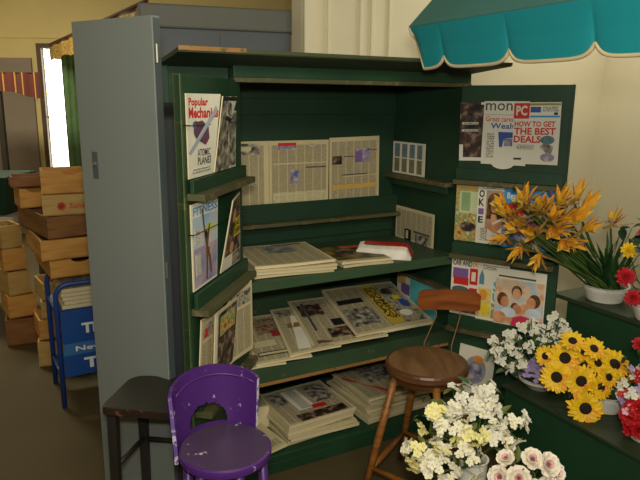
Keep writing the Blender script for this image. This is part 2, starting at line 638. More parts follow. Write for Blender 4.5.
b = MB(); b.box(-0.145, 0.88, 0.485, 0.5, 0.86, 0.93); b.build('back_batten', GREEN_D, cabinet, bevel=0.002)
b = MB(); b.box(-0.145, 0.88, 0.49, 0.5, 0.48, 0.80); b.build('back_board', DUSTY, cabinet, bevel=0.002)
b = MB(); b.box(-0.145, 0.88, 0.405, 0.50, 0.945, 0.962); b.box(-0.145, 0.88, 0.45, 0.462, 0.962, 1.045, 1)
b.build('paper_ledge', [LEDGE, GREEN_D], cabinet, bevel=0.002)
b = MB(); b.box(0.83, 0.88, 0.03, 0.50, 1.132, 1.152); b.box(0.842, 0.85, 0.03, 0.45, 1.10, 1.132, 1)
b.build('paper_ledge', [LEDGE, GREEN_D], cabinet, bevel=0.002)
b = MB(); b.box(0.845, 0.88, 0.02, 0.40, 0.655, 0.672)
b.build('paper_ledge', [LEDGE, GREEN_D], cabinet, bevel=0.002)
b = MB(); b.box(-0.165, 0.90, -0.022, 0.0, 1.578, 1.625); b.box(-0.165, 0.90, -0.026, 0.0, 1.562, 1.578, 1)
b.build('header', [GREEN, LEDGE], cabinet, bevel=0.002)
b = MB(); b.box(-0.41, -0.165, 0.03, 0.05, 1.49, 1.612); b.box(-0.41, -0.385, 0.0, 0.2, 1.49, 1.612)
b.build('header_wing', GREEN_D, cabinet, bevel=0.002)
b = MB()
V = Vector
b.hexa([V((-0.393, -0.15, 1.645)), V((0.998, -0.15, 1.645)), V((0.885, 0.0, 1.612)), V((-0.415, 0.0, 1.612))],
       [V((-0.393, -0.15, 1.660)), V((0.998, -0.15, 1.660)), V((0.885, 0.0, 1.627)), V((-0.415, 0.0, 1.627))])
b.box(-0.393, -0.17, -0.154, -0.148, 1.650, 1.664, 1); b.box(-0.17, 0.998, -0.154, -0.148, 1.648, 1.660, 2)
b.box(-0.415, 0.90, 0.0, 0.52, 1.612, 1.627)
b.build('roof', [worn('roof_underside_green', (44, 58, 38), (84, 70, 46), 0.36, 9), RAW, worn('roof_edge_green', (72, 78, 48), (132, 110, 66), .36, 7)], cabinet, bevel=0.001)


def door(name, M, width, z0, ledges, edge_x, em=None):
    K = CI @ M
    b = MB(); b.box(0.0, width, -0.02, 0.0, z0, 1.57); b.box(*edge_x, -0.0215, 0.001, z0, 1.571, 1)
    d = b.build(name, [GREEN, em or WORN_EDGE], cabinet, M=K, bevel=0.0015)
    for x0, x1, ztop, zl in ledges:
        b = MB(); b.box(x0, x1, -0.075, -0.02, zl - 0.02, zl); b.box(x0, x1, -0.042, -0.030, zl, ztop, 1)
        b.build('ledge', [LEDGE, GREEN], d, bevel=0.0015)
    return d


dl = door('door', ULD, 0.5, 0.16, [(0.02, 0.49, 1.275, 1.235), (0.02, 0.49, 0.932, 0.884), (0.02, 0.49, 0.60, 0.55)], (0.0, 0.012))
dr = door('door', URD, 0.45, 0.04, [(0.0, 0.44, 1.225, 1.178), (0.0, 0.44, 0.897, 0.852), (0.0, 0.44, 0.562, 0.515), (0.0, 0.44, 0.20, 0.16)], (0.442, 0.45), GREEN)
for d, x0, x1, zs in ((dl, 0.015, 0.485, (1.43, 1.115)), (dr, 0.01, 0.44, ())):
    for z in zs:
        b = MB(); b.tube([(x0, -0.0385, z), ((x0 + x1) / 2, -0.040, z - 0.003), (x1, -0.0385, z)], 0.0012, 5)
        for x in (x0, x1):
            b.tube([(x, -0.018, z), (x, -0.039, z)], 0.002, 6)
        b.build('retaining_wire', DARKMETAL, d)

# ------------------------------------------------------------------ printed matter
PH_SKY = photo('diver_sky', [(120, 170, 214), (170, 196, 214), (206, 200, 190)], 9, 1)
PH_SEA = photo('diver_sea', [(120, 130, 176), (164, 150, 176), (190, 170, 176)], 12, 2)
PH_DARK = photo('dark_picture', [(28, 24, 22), (70, 52, 42), (150, 124, 104)], 26, 3)
PH_GREY = photo('grey_picture', [(58, 54, 52), (130, 124, 112), (190, 180, 158)], 40, 4)
PH_FOOD = photo('food_picture', [(150, 84, 40), (214, 172, 96), (120, 150, 90), (226, 204, 160)], 26, 5)
PH_BEACH = photo('beach_picture', [(214, 150, 110), (232, 200, 170), (170, 200, 216)], 16, 6)
PH_CAR = photo('car_picture', [(170, 48, 48), (96, 90, 100), (220, 210, 200)], 34, 7)
PH_COM = photo('comic_picture', [(60, 60, 90), (180, 170, 130), (120, 130, 150)], 38, 8)
PH_BLUE = photo('blue_picture', [(60, 90, 150), (150, 140, 160), (200, 190, 190)], 30, 9)
PH_SKIN = photo('portrait_skin', [(196, 128, 86), (224, 166, 122)], 18, 10)
PH_HAIR = photo('portrait_hair', [(70, 42, 24), (120, 76, 44)], 40, 11)
SKYBLUE = plain('sky_blue_ink', (56, 150, 214), 0.5, 0.05, 9)
NAVY = plain('navy_ink', (54, 80, 160), 0.5, 0.08, 9)
AQUA = plain('aqua_ink', (70, 170, 180), 0.5, 0.08, 9)
ORANGE = plain('orange_ink', (226, 150, 60), 0.5, 0.1, 20)
PINKR = plain('crimson_cloth_print', (206, 46, 84), 0.5, 0.08, 9)
OLIVE = plain('olive_gold_ink', (150, 140, 50), 0.5, 0.1, 12)
TAN = plain('tan_ink', (206, 170, 90), 0.5, 0.1, 20)
LILAC = plain('lilac_ink', (130, 96, 160), 0.5, 0.08, 9)
BROWN = plain('brown_ink', (112, 72, 44), 0.5, 0.12, 20)
REDBROWN = plain('helicopter_print', (104, 66, 84), 0.5, 0.2, 30)


def on_left(s_near, z, y=-0.0215, rot=0.0):
    return ULD @ Matrix.Translation(Vector((0.5 - s_near, y, z))) @ Matrix.Rotation(math.radians(rot), 4, 'Y')


def on_right(s, z, y=-0.0215, rot=0.0):
    return URD @ Matrix.Translation(Vector((s, y, z))) @ Matrix.Rotation(math.radians(rot), 4, 'Y')


# left door, upper row
sheet('magazine', 'white magazine with two red title lines and a dark aircraft, upper rack of left door', 'magazine',
      on_left(0.472, 1.277), 0.180, 0.242, 0.004,
      [('p', [(.0, .30), (.10, .28), (.96, .80), (.90, .86)], plain('grey_blade_print', (170, 180, 192), .5)), ('t', 'Popular', .07, .83, .68, .95, RED, .035), ('t', 'Mechanics', .06, .71, .98, .84, RED, .035),
       
       ('e', .38, .56, .17, .10, REDBROWN), ('p', [(.18, .66), (.30, .46), (.62, .38), (.74, .46), (.70, .60), (.5, .68)], REDBROWN),
       ('e', .28, .63, .10, .05, plain('cockpit_print', (90, 96, 150), .5)),
       ('t', 'ATOMIC', .32, .25, .78, .34, BLACK, .01), ('t', 'PLANES', .32, .15, .82, .24, BLACK, .01),
       ('r', .1, .06, .8, .11, TXTM)], bend=lambda u, v: 0.004 * u + 0.030 * v * u * u)
sheet('magazine', 'curled grey magazine with dark edge leaning open beside the red-titled one on the left door', 'magazine',
      on_left(0.290, 1.278, -0.0225), 0.130, 0.235, 0.004,
      [('r', .05, .04, .95, .93, PH_GREY), ('p', [(.35, .95), (.42, .75), (.98, .70), (1.0, .97)], MAGP),
       ('p', [(.42, .75), (.98, .70), (1.0, .64), (.40, .69)], BLACK), ('r', .0, .94, 1.0, .99, BLACK)], base=PH_GREY,
      bend=lambda u, v: 0.006 + 0.034 * v * (1 - u) + 0.075 * max(0, v - .45) ** 1.3 * u, nx=10, ny=12)
sheet('magazine', 'thin magazine whose page edges show behind the curled grey one on the left door', 'magazine',
      on_left(0.155, 1.277, -0.0215), 0.07, 0.190, 0.007,
      [('r', .05, .04, .95, .95, PH_GREY)], base=TXTM, bend=lambda u, v: 0.006 * v)
# left door, middle row
sheet('magazine', 'pale blue magazine with a leaping diver on the middle rack of the left door', 'magazine',
      on_left(0.468, 0.936), 0.190, 0.265, 0.004,
      [('r', .04, .48, .97, .84, PH_SKY), ('r', .04, .03, .97, .48, PH_SEA), ('t', 'FITNESS', .06, .86, .96, .96, SKYBLUE, .02),
       ('r', .52, .62, .88, .72, plain('pale_yellow_ink', (200, 206, 120), .5)), ('r', .07, .52, .26, .72, TXTM), ('r', .07, .16, .30, .42, TXTM),
       ('p', [(.34, .92), (.40, .92), (.48, .62), (.57, .46), (.51, .42), (.44, .60)], BROWN),
       ('p', [(.50, .52), (.62, .72), (.66, .71), (.57, .46)], BROWN), ('e', .50, .60, .05, .05, BLACK),
       ('p', [(.48, .46), (.62, .44), (.64, .30), (.56, .34), (.54, .06), (.48, .06), (.50, .30)], BROWN),
       ('p', [(.56, .38), (.66, .34), (.72, .12), (.68, .10), (.60, .28)], BROWN)], bend=lambda u, v: 0.010 * v * u, ny=10)
sheet('magazine', 'dark magazine with yellow block lettering curling off the middle rack of the left door', 'magazine',
      on_left(0.250, 0.936, -0.0215), 0.195, 0.248, 0.004,
      [('r', .06, .20, .97, .97, PH_DARK), ('e', .42, .74, .16, .10, PH_SKIN), ('r', .52, .42, .96, .68, YELLOW),
       ('t', 'SALE', .55, .56, .93, .65, BLACK, .02), ('t', '2008', .55, .45, .93, .54, BLACK, .02),
       ('e', .40, .30, .14, .08, PH_SKIN), ('r', .03, .02, .5, .17, MAGP), ('r', .5, .02, .97, .2, PH_GREY)],
      bend=lambda u, v: 0.002 + 0.046 * v * (1 - u) + 0.004 * v, nx=10)
# left door, lower row
for i, (s, wdt, hgt, y, lab, its, bd) in enumerate([
    (0.465, 0.185, 0.240, -0.0215, 'newspaper with coloured pictures at the free end of the left door low rack',
     [('r', .06, .70, .5, .90, PH_COM), ('r', .55, .05, .95, .9, PH_FOOD), ('r', .06, .06, .5, .66, TXT), ('r', .15, .72, .3, .84, RED)], lambda u, v: 0.003 + 0.012 * v),
    (0.385, 0.205, 0.235, -0.030, 'dark comic page with a white spine in the middle of the low left door rack',
     [('r', .0, .0, .08, 1.0, MAGP), ('r', .12, .05, .97, .96, PH_DARK), ('r', .2, .62, .9, .9, PH_FOOD)], lambda u, v: 0.012 + 0.012 * v),
    (0.225, 0.150, 0.262, -0.0215, 'pale newspaper fold leaning at the hinge end of the low left door rack',
     [('r', .08, .72, .92, .92, PH_COM), ('r', .08, .06, .92, .68, TXT)], lambda u, v: 0.018 + 0.035 * u)]):
    sheet('newspaper', lab, 'newspaper', on_left(s, 0.604, y, 3 - 2 * i), wdt, hgt, 0.004, its, base=PAPER, bend=bd)

# right door, first row
sheet('magazine', 'dark magazine with a white top strip, hinge end of the right door upper rack', 'magazine',
      on_right(0.006, 1.2255 + .03, rot=-2), 0.165, 0.245, 0.004,
      [('r', .02, .05, .98, .96, PH_DARK), ('r', .55, .95, .95, .99, MAGP), ('t', 'MIND', .06, .70, .5, .78, DGREY), ('r', .06, .62, .5, .66, TXTM),
       ('r', .06, .50, .5, .54, TXTM), ('r', .0, .0, .10, .28, MAGP), ('r', .1, .0, .9, .06, MAGP)], base=PH_DARK)
sheet('magazine', 'white magazine with a large grey lower-case title on the right door upper rack', 'magazine',
      on_right(0.103, 1.248, -0.0262), 0.185, 0.258, 0.004,
      [('t', 'money', .04, .80, .98, .97, DGREY, .005), ('r', .05, .785, .95, .79, DGREY), ('t', 'Great careers', .06, .68, .80, .765, RED, .01),
       ('t', 'Wealth', .18, .57, .82, .66, NAVY, .02), ('r', .05, .10, .28, .50, TXTM), ('p', [(.36, .52), (.80, .52), (.82, .44), (.50, .42), (.46, .28), (.40, .28)], NAVY),
       ('r', .5, .30, .9, .42, PH_BLUE), ('e', .5, .03, .26, .10, MAGP)], bend=lambda u, v: 0.001)
sheet('magazine', 'computer magazine with red title square and HOW TO GET THE BEST DEALS on right door', 'magazine',
      on_right(0.232, 1.256, -0.0308, -1), 0.182, 0.245, 0.004,
      [('r', .0, .74, .34, .99, RED), ('t', 'PC', .05, .79, .29, .95, MAGP, .03), ('r', .34, .95, .99, .985, OLIVE), ('r', .36, .84, .58, .93, NAVY), ('r', .62, .85, .95, .93, TXTM),
       ('r', .86, .80, .94, .84, BLACK), ('r', .36, .76, .98, .79, SKYBLUE),
       ('t', 'HOW TO GET', .03, .61, .90, .70, RED, .03), ('t', 'THE BEST', .03, .48, .92, .595, RED, .03), ('t', 'DEALS', .03, .35, .62, .465, RED, .03),
       ('e', .76, .40, .15, .07, plain('screen_print', (80, 120, 130), .5, .3, 60)), ('p', [(.60, .28), (.70, .36), (.90, .30), (.84, .16), (.70, .10), (.74, .2)], PH_GREY),
       ('e', .78, .12, .15, .07, PH_BLUE), ('r', .04, .24, .48, .32, TXTM), ('r', .05, .07, .22, .10, BLACK)])
# right door, second row
sheet('magazine', 'cookery magazine with window and food picture at the hinge end of right door second rack', 'magazine',
      on_right(0.002, 0.906), 0.130, 0.268, 0.004,
      [('r', .0, .84, 1, .97, TAN), ('r', .12, .46, .9, .82, plain('pale_green_print', (196, 206, 160), .5)), ('r', .2, .5, .5, .8, plain('window_green_print', (140, 170, 120), .5)),
       ('r', .04, .04, .96, .46, PH_FOOD), ('e', .45, .24, .28, .08, PH_DARK)], base=PH_FOOD)
MAGB = sheet('magazine', 'fashion magazine with a curly-haired woman in white on the right door second rack', 'magazine',
      on_right(0.100, 0.906, -0.0262), 0.150, 0.262, 0.004,
      [('r', .0, .9, 1, .97, TXTM), ('r', .25, .05, .98, .88, plain('cover_taupe', (176, 150, 130), .5)),
       ('t', 'O', .04, .76, .20, .88, BLACK, .03), ('t', 'K', .04, .62, .20, .74, BLACK, .03), ('r', .04, .48, .20, .58, LILAC), ('r', .04, .05, .30, .26, TXTM), ('t', 'E', .05, .34, .19, .45, BLACK, .03),
       ('e', .50, .68, .21, .17, PH_HAIR), ('p', [(.30, .64), (.70, .64), (.76, .42), (.28, .42)], PH_HAIR),
       ('p', [(.32, .40), (.70, .40), (.76, .12), (.30, .12)], PH_SKIN), ('p', [(.43, .5), (.57, .5), (.60, .36), (.40, .36)], PH_SKIN),
       ('e', .51, .64, .11, .12, PH_SKIN), ('p', [(.32, .08), (.76, .08), (.74, .30), (.54, .18), (.34, .26)], MAGP),
       ('e', .47, .67, .018, .009, BLACK), ('e', .55, .67, .018, .009, BLACK), ('e', .51, .585, .035, .010, RED), ('p', [(.46, .36), (.76, .46), (.76, .43), (.48, .32)], MAGP)])
sheet('magazine', 'blue magazine with small white lettering partly behind the orange flowers', 'magazine',
      on_right(0.214, 0.904, -0.0308), 0.205, 0.258, 0.004,
      [('r', .0, .70, 1, .97, SKYBLUE), ('t', 'Best', .06, .80, .28, .90, MAGP, .02), ('r', .0, .04, .98, .70, PH_BLUE), ('e', .22, .62, .24, .12, RED),
       ('r', .55, .1, .95, .6, PH_CAR)], base=SKYBLUE)
# right door, third row
sheet('magazine', 'car magazine with black title and small red and lilac panels above the wooden backrest', 'magazine',
      on_right(0.0, 0.566), 0.155, 0.262, 0.004,
      [('t', 'CAR AND', .03, .86, .60, .96, BLACK, .02), ('t', 'DRIVER', .62, .86, .98, .96, ORANGE, .02), ('r', .05, .64, .5, .82, LILAC), ('r', .08, .53, .52, .66, RED), ('e', .30, .44, .26, .07, plain('car_print', (90, 100, 96), .5)),
       ('r', .55, .56, .78, .84, RED), ('r', .60, .62, .72, .78, MAGP), ('r', .55, .36, .80, .50, RED), ('r', .8, .4, .97, .8, TXTM), ('r', .05, .05, .95, .36, PH_CAR)])
sheet('magazine', 'magazine with aqua bottle and yellow picture in the middle of the right door third rack', 'magazine',
      on_right(0.122, 0.563, -0.0262), 0.135, 0.258, 0.004,
      [('r', .05, .88, .95, .97, TXTM), ('p', [(.06, .62), (.06, .76), (.14, .88), (.22, .76), (.22, .62)], plain('bottle_print', (90, 140, 160), .5)),
       ('t', 'SP', .52, .52, .95, .70, AQUA, .04), ('t', 'UP', .52, .34, .95, .50, AQUA, .04), ('r', .05, .05, .48, .56, plain('yellow_food_print', (230, 200, 110), .5, .2, 40)),
       ('e', .22, .44, .12, .10, ORANGE), ('e', .3, .2, .14, .08, YELLOW), ('r', .5, .05, .95, .32, PH_FOOD)])
sheet('magazine', 'magazine with smiling girls and a crimson top on the right door third rack', 'magazine',
      on_right(0.205, 0.560, -0.0308), 0.208, 0.250, 0.004,
      [('r', .0, .83, .98, .98, MAGP), ('r', .05, .85, .8, .88, DGREY), ('r', .0, .02, .98, .82, PH_BEACH), ('e', .30, .72, .30, .08, plain('sun_hat_print', (216, 190, 160), .5)),
       ('e', .44, .62, .11, .11, PH_HAIR), ('e', .44, .58, .085, .10, PH_SKIN), ('e', .80, .50, .12, .12, PH_HAIR), ('e', .74, .46, .09, .10, PH_SKIN),
       ('e', .16, .46, .11, .12, PH_HAIR), ('e', .21, .42, .085, .10, PH_SKIN), ('e', .42, .34, .08, .09, PH_HAIR), ('e', .47, .32, .085, .085, PH_SKIN), ('e', .30, .24, .15, .09, plain('white_shirt_print', (210, 222, 232), .5)), ('e', .80, .28, .16, .09, MATS['white_shirt_print']),
       ('p', [(.36, .02), (.40, .16), (.56, .22), (.90, .18), (.92, .02)], PINKR), ('e', .12, .14, .14, .1, PH_SKIN)])
# right door, fourth row
sheet('magazine', 'white magazine with an orange face behind the right-hand leg of the wooden stool', 'magazine',
      on_right(0.045, 0.205, rot=4), 0.165, 0.225, 0.004,
      [('e', .5, .52, .30, .30, plain('grey_print', (160, 160, 166), .5, .2, 30)), ('e', .55, .76, .15, .08, ORANGE), ('e', .5, .48, .20, .22, PH_BLUE), ('e', .14, .3, .08, .08, RED)])


# newspapers upright at the back of the cabinet
def at_back(u, z, y=0.466, rot=0.0):
    return CF @ Matrix.Translation(Vector((u, y, z))) @ Matrix.Rotation(math.radians(rot), 4, 'Y')


def news_items(pics, head=True):
    its = [('r', .04, .04, .96, .94, TXT)]
    for x0, y0, x1, y1, m in pics:
        its.append(('r', x0, y0, x1, y1, m))
    return its


sheet('newspaper', 'upright newspaper with a dark grey picture at the left end of the back ledge', 'newspaper',
      at_back(0.0, 1.0, 0.482), 0.200, 0.325, 0.004, news_items([(.05, .82, .70, .97, PH_GREY), (.08, .87, .5, .93, PAPER), (.8, .05, .92, .95, PAPER)]), base=PAPER, edge=PAPER)
sheet('newspaper', 'wide upright newspaper with a red and blue picture in the middle of the back ledge', 'newspaper',
      at_back(0.185, 0.99, 0.476), 0.305, 0.335, 0.004,
      news_items([(.06, .05, .96, .30, print_text('newsprint_faint', (212, 202, 160), (150, 140, 104), .005, .5, .044)), (.14, .88, .44, .93, PH_BLUE), (.14, .93, .44, .97, RED), (.34, .42, .48, .60, PH_BLUE), (.64, .90, .78, .95, PH_GREY), (.05, .68, .95, .70, PAPER), (.6, .62, .95, .64, DGREY)]),
      base=PAPER, edge=PAPER)
sheet('newspaper', 'upright newspaper with a purple picture and golden band on the back ledge', 'newspaper',
      at_back(0.496, 0.998, 0.474, -1.0), 0.282, 0.335, 0.005,
      news_items([(.05, .62, .24, .74, PH_DARK), (.50, .64, .80, .83, PH_BLUE), (.50, .64, .64, .80, LILAC), (.28, .72, .48, .735, DGREY), (.25, .46, .75, .475, DGREY), (.05, .26, .95, .33, TAN),
                  (.28, .44, .96, .45, PAPER), (.8, .80, .95, .81, DGREY)]), base=PAPER, edge=PAPER, bend=lambda u, v: 0.006 * (1 - u) * v)

# papers against the right inner wall of the cabinet
RW = CF @ Matrix.Translation(Vector((0.879, 0.5, 0))) @ Matrix.Rotation(math.radians(-90), 4, 'Z')


def on_wall(w, z, y=-0.0005, rot=0.0):
    return RW @ Matrix.Translation(Vector((0.5 - w, y, z))) @ Matrix.Rotation(math.radians(rot), 4, 'Y')


gridm = [('r', .06 + .235 * i, .52 - .46 * j, .06 + .235 * i + .16, .94 - .46 * j, m) for i in range(4) for j, m in
         enumerate((plain('slate_swatch', (110, 130, 136), .6, .2, 40), plain('olive_swatch', (128, 120, 84), .6, .2, 40)))]
sheet('leaflet', 'small leaflet printed with two rows of coloured swatches on the right inner wall', 'leaflet',
      on_wall(0.495, 1.154), 0.262, 0.155, 0.003, gridm, bend=lambda u, v: 0.02 * max(0, u - .8))
sheet('newspaper', 'grey newspaper with a dark picture leaning on the right inner wall', 'newspaper',
      on_wall(0.448, 0.832, -0.002), 0.315, 0.16, 0.004,
      [('r', .04, .04, .96, .92, TXT), ('r', .26, .0, .44, .35, BLACK), ('r', .30, .05, .36, .3, PAPER), ('r', .55, .0, .88, .28, PH_GREY), ('r', .5, .30, .92, .36, DGREY)], base=PAPER, bend=lambda u, v: 0.012 * u)
sheet('leaflet', 'colourful narrow leaflet with yellow and lilac print low on the right inner wall', 'leaflet',
      on_wall(0.42, 0.483, -0.001), 0.12, 0.185, 0.003, [('r', .05, .6, .6, .95, TAN), ('r', .3, .35, .9, .65, LILAC), ('r', .1, .05, .9, .3, PH_FOOD)])
sheet('paper_sheet', 'plain turquoise sheet standing low on the right inner wall beside the wooden backrest', 'paper',
      on_wall(0.300, 0.483, -0.005), 0.195, 0.185, 0.003, [], base=CYANP, edge=CYANP, bend=lambda u, v: 0.006 * v)


# lying papers: page frame laid flat in the cabinet
def lie(u, w, z, rot=0.0):
    return CF @ Matrix.Translation(Vector((u, w, z))) @ Matrix.Rotation(math.radians(rot), 4, 'Z') @ FLAT


def pile(n, u, w, z, rot, W, H, th, top_label, under_label, group, top_items, base=PAPER, jit=0.008, rj=2.0, top_th=None):
    zz = z
    for i in range(n):
        last = i == n - 1
        r = rot + random.uniform(-rj, rj) * (not last)
        sheet('newspaper', top_label if last else under_label, 'newspaper',
              lie(u + random.uniform(-jit, jit) * (not last), w + random.uniform(-jit, jit) * (not last), zz, r), W, H, th,
              top_items if last else [('r', .04, .04, .96, .96, TXT)], base=base, edge=CREAM if i % 2 else PAPER, group=group if not last else None,
              bend=(lambda uu, vv, a=0.0015: a * math.sin(uu * 4 + i)))
        zz += th + 0.0025
    return zz


# middle shelf
pile(4, -0.075, 0.030, 0.8325, -6, 0.335, 0.34, 0.0105, 'topmost newspaper with a blue picture on the left pile of the middle shelf',
     'folded newspaper under the blue-pictured one on the middle shelf', 'newspapers in the middle shelf pile',
     [('r', .04, .04, .96, .96, TXT), ('r', .35, .55, .72, .88, photo('blue_grey_picture', [(60, 76, 90), (110, 120, 124), (160, 156, 140)], 20, 12)), ('r', .1, .9, .9, .96, DGREY), ('r', .1, .92, .5, .95, PAPER)])
pile(2, 0.305, 0.022, 0.8325, -4, 0.235, 0.27, 0.010, 'dark olive magazine with an orange corner on the middle shelf', 'pale magazine beneath the dark olive one',
     'magazines right of the middle shelf pile',
     [('r', .0, .12, 1.0, 1.0, photo('olive_picture', [(44, 40, 26), (110, 96, 44), (150, 130, 70)], 14, 13)), ('r', .45, .86, .95, .99, plain('orange_red_ink', (214, 90, 50), .5)), ('r', .2, .4, .8, .7, PH_DARK)], base=PAPER, rj=1)

# red and white packet
b = MB()
n = 12
prof = []
Lp, Wp, Hp = 0.255, 0.15, 0.056
for j in range(9):
    for i in range(n + 1):
        u_, v_ = i / n, j / 8
        x = (u_ - .5) * Lp
        y = (v_ - .5) * Wp * (1 - 0.06 * math.cos(2 * PI * u_))
        hgt = Hp * (max(0, math.sin(PI * v_)) ** .45) * (max(0.0, min(1, u_ / .10, (1 - u_) / .10)) ** .5 * .95 + .05)
        prof.append(Vector((x, y, 0.004 + hgt + 0.003 * noise.noise(Vector((x * 50, y * 50, 0))))))
top_f, mi_ = [], []
for j in range(8):
    for i in range(n):
        a = j * (n + 1) + i
        f = (a, a + 1, a + n + 2, a + n + 1)
        band = 1 if (j >= 2 and (i / n) > .22 - .03 * j) or (i >= n - 2 and j > 1) or (j == 4 and i > 7) else 0
        b.add([prof[q] for q in f], [(0, 1, 2, 3)], band)
bot = [Vector((p.x, p.y, 0.0)) for p in prof]
for j in range(8):
    for i in range(n):
        a = j * (n + 1) + i
        b.add([bot[q] for q in (a, a + n + 1, a + n + 2, a + 1)], [(0, 1, 2, 3)], 0)
for i in range(n):
    for j, s in ((0, 1), (8, -1)):
        a = j * (n + 1) + i
        q = [bot[a], bot[a + 1], prof[a + 1], prof[a]]
        b.add(q if s > 0 else q[::-1], [(0, 1, 2, 3)], 0)
for j in range(8):
    for i, s in ((0, -1), (n, 1)):
        a = j * (n + 1) + i
        q = [bot[a], bot[a + n + 1], prof[a + n + 1], prof[a]]
        b.add(q if s > 0 else q[::-1], [(0, 1, 2, 3)], 1 if i else 0)
# a green scribble of lettering on the white side
tv, tf = text_mesh('Marina', 0.01)
b.add([Vector((-.07 + .10 * a, -.050 + .018 * c, 0.0545 + 0.004 * c)) for a, c in tv], tf, 2)
pk = b.build('snack_packet', [plain('glossy_white_wrap', (228, 222, 208), .35), plain('glossy_red_wrap', (196, 30, 36), .35), plain('green_lettering', (80, 120, 70), .5)], None,
             M=CF @ Matrix.Translation(Vector((0.585, 0.13, 0.8325))) @ Matrix.Rotation(math.radians(-42), 4, 'Z'))
tag(pk, 'crumpled red and white packet lying right on the middle shelf', 'packet')

# lower shelf spread of newspapers
L1 = 0.4835
spread = [
    (-0.140, -0.006, 0.0, -6, 0.17, 0.42, 'newspaper with a blank lower half at the left end of the lower shelf',
     [('r', .05, .5, .95, .95, TXT), ('r', .1, .8, .6, .93, BLACK), ('r', .4, .3, .9, .5, PH_GREY)]),
    (-0.092, -0.006, 0.0095, -6, 0.235, 0.43, 'newspaper with a green and red photograph on the left of the lower shelf',
     [('r', .05, .04, .95, .95, TXT), ('r', .25, .56, .93, .90, photo('park_picture', [(60, 84, 60), (150, 130, 100), (120, 60, 50)], 30, 14)), ('r', .50, .48, .86, .62, plain('dull_red_ink', (150, 50, 50), .5)),
      ('r', .1, .3, .5, .42, PAPER), ('r', .1, .12, .9, .2, DGREY), ('r', .12, .14, .88, .18, PAPER)]),
    (0.055, -0.006, 0.0190, -8, 0.22, 0.43, 'newspaper with brown lettering and a white slip left of centre on the lower shelf',
     [('r', .05, .04, .95, .95, TXT), ('r', .06, .8, .4, .93, PH_GREY), ('r', .2, .52, .5, .62, plain('brown_band_ink', (140, 108, 60), .6)), ('p', [(.20, .08), (.34, .78), (.54, .78), (.44, .06)], MAGP), ('r', .6, .1, .9, .2, plain('brown_headline_ink', (110, 80, 50), .6)), ('r', .62, .3, .9, .5, PH_GREY)]),
    (0.160, -0.006, 0.0285, -7, 0.34, 0.45, 'wide newspaper with black headlines in the centre of the lower shelf',
     [('r', .04, .04, .96, .96, TXT), ('r', .08, .60, .40, .86, PH_DARK), ('r', .14, .30, .18, .9, DGREY), ('p', [(.42, .34), (.62, .34), (.62, .48), (.42, .48)], BLACK), ('r', .3, .12, .66, .30, PH_DARK),
      ('p', [(.56, .08), (.62, .08), (.66, .52), (.60, .52)], BLACK), ('r', .72, .5, .92, .7, PH_GREY), ('r', .74, .86, .92, .9, DGREY)]),
    (0.365, -0.004, 0.0380, -5, 0.385, 0.455, 'newspaper with pictures and a yellow COMICS panel at the right of the lower shelf',
     [('r', .03, .04, .50, .96, TXT), ('r', .05, .15, .42, .5, PH_GREY), ('r', .50, .06, .97, .95, PH_COM), ('r', .50, .08, .68, .95, plain('mustard_panel', (206, 180, 60), .6)),
      ('r', .06, .60, .4, .7, BLACK), ('e', .8, .75, .08, .08, PH_DARK), ('e', .88, .45, .06, .09, NAVY), ('e', .78, .25, .08, .07, MAGP), ('e', .84, .6, .05, .05, YELLOW)]),
]
for u, w, dz, rot, W_, H_, lab, its in spread:
    sheet('newspaper', lab, 'newspaper', lie(u, w, L1 + dz, rot), W_, H_, 0.006 if dz < .03 else 0.014, its, base=PAPER, edge=CREAM, nx=6, skew=.04,
          bend=(lambda uu, vv, d=dz: 0.0 + 0.003 * math.sin(2.5 * uu) + 0.012 * uu * (1 - vv) * (d > 0.015) + (.03 + d) * vv), group=None)
# lettering COMICS / SUNDAY turned sideways on the mustard panel
b = MB()
for s, x0, x1, y0, y1, m in (('COMICS', .585, .66, .16, .88, 0), ('SUNDAY', .51, .575, .16, .88, 0)):
    tv, tf = text_mesh(s, .03)
    pts = []
    for a, c in tv:
        uu, vv = x1 - (x1 - x0) * 0 - (1 - c) * (x1 - x0), y1 - a * (y1 - y0)
        bb = 0.003 * math.sin(2.5 * uu) + 0.012 * uu * (1 - vv) + .068 * vv
        pts.append(Vector((uu * .385 + .04 * vv, -(bb + 0.014 + 0.0075), vv * .455)))
    b.add(pts, tf)
sp = [o for o in bpy.data.objects if o.get('label', '').startswith('newspaper with pictures and a yellow COMICS')][0]
b.build('lettering', plain('brown_lettering', (96, 64, 30), .6), sp)

# bottom shelf
L0 = 0.0825
pile(6, 0.070, 0.035, L0, 2, 0.335, 0.32, 0.0135, 'topmost newspaper of the bottom shelf left pile, with a red spot and white fold',
     'folded newspaper under the top one in the bottom shelf left pile', 'newspapers in the bottom left pile',
     [('r', .04, .04, .96, .96, TXT), ('r', .30, .3, .55, .9, MAGP), ('r', .36, .32, .50, .9, TXTM), ('r', .50, .25, .70, .36, RED), ('r', .62, .40, .92, .92, PH_GREY), ('r', .08, .55, .28, .92, PH_GREY), ('r', .2, .02, .9, .2, PH_DARK)], rj=3)
pile(8, 0.465, 0.040, L0, 1, 0.36, 0.33, 0.0125, 'topmost newspaper with a red stripe on the bottom shelf right pile',
     'folded newspaper under the red-striped one in the bottom shelf right pile', 'newspapers in the bottom right pile',
     [('r', .04, .04, .96, .96, TXT), ('p', [(.02, .70), (.02, .78), (.40, .10), (.36, .06)], RED), ('r', .3, .4, .9, .9, PH_GREY)], rj=4, jit=.014)
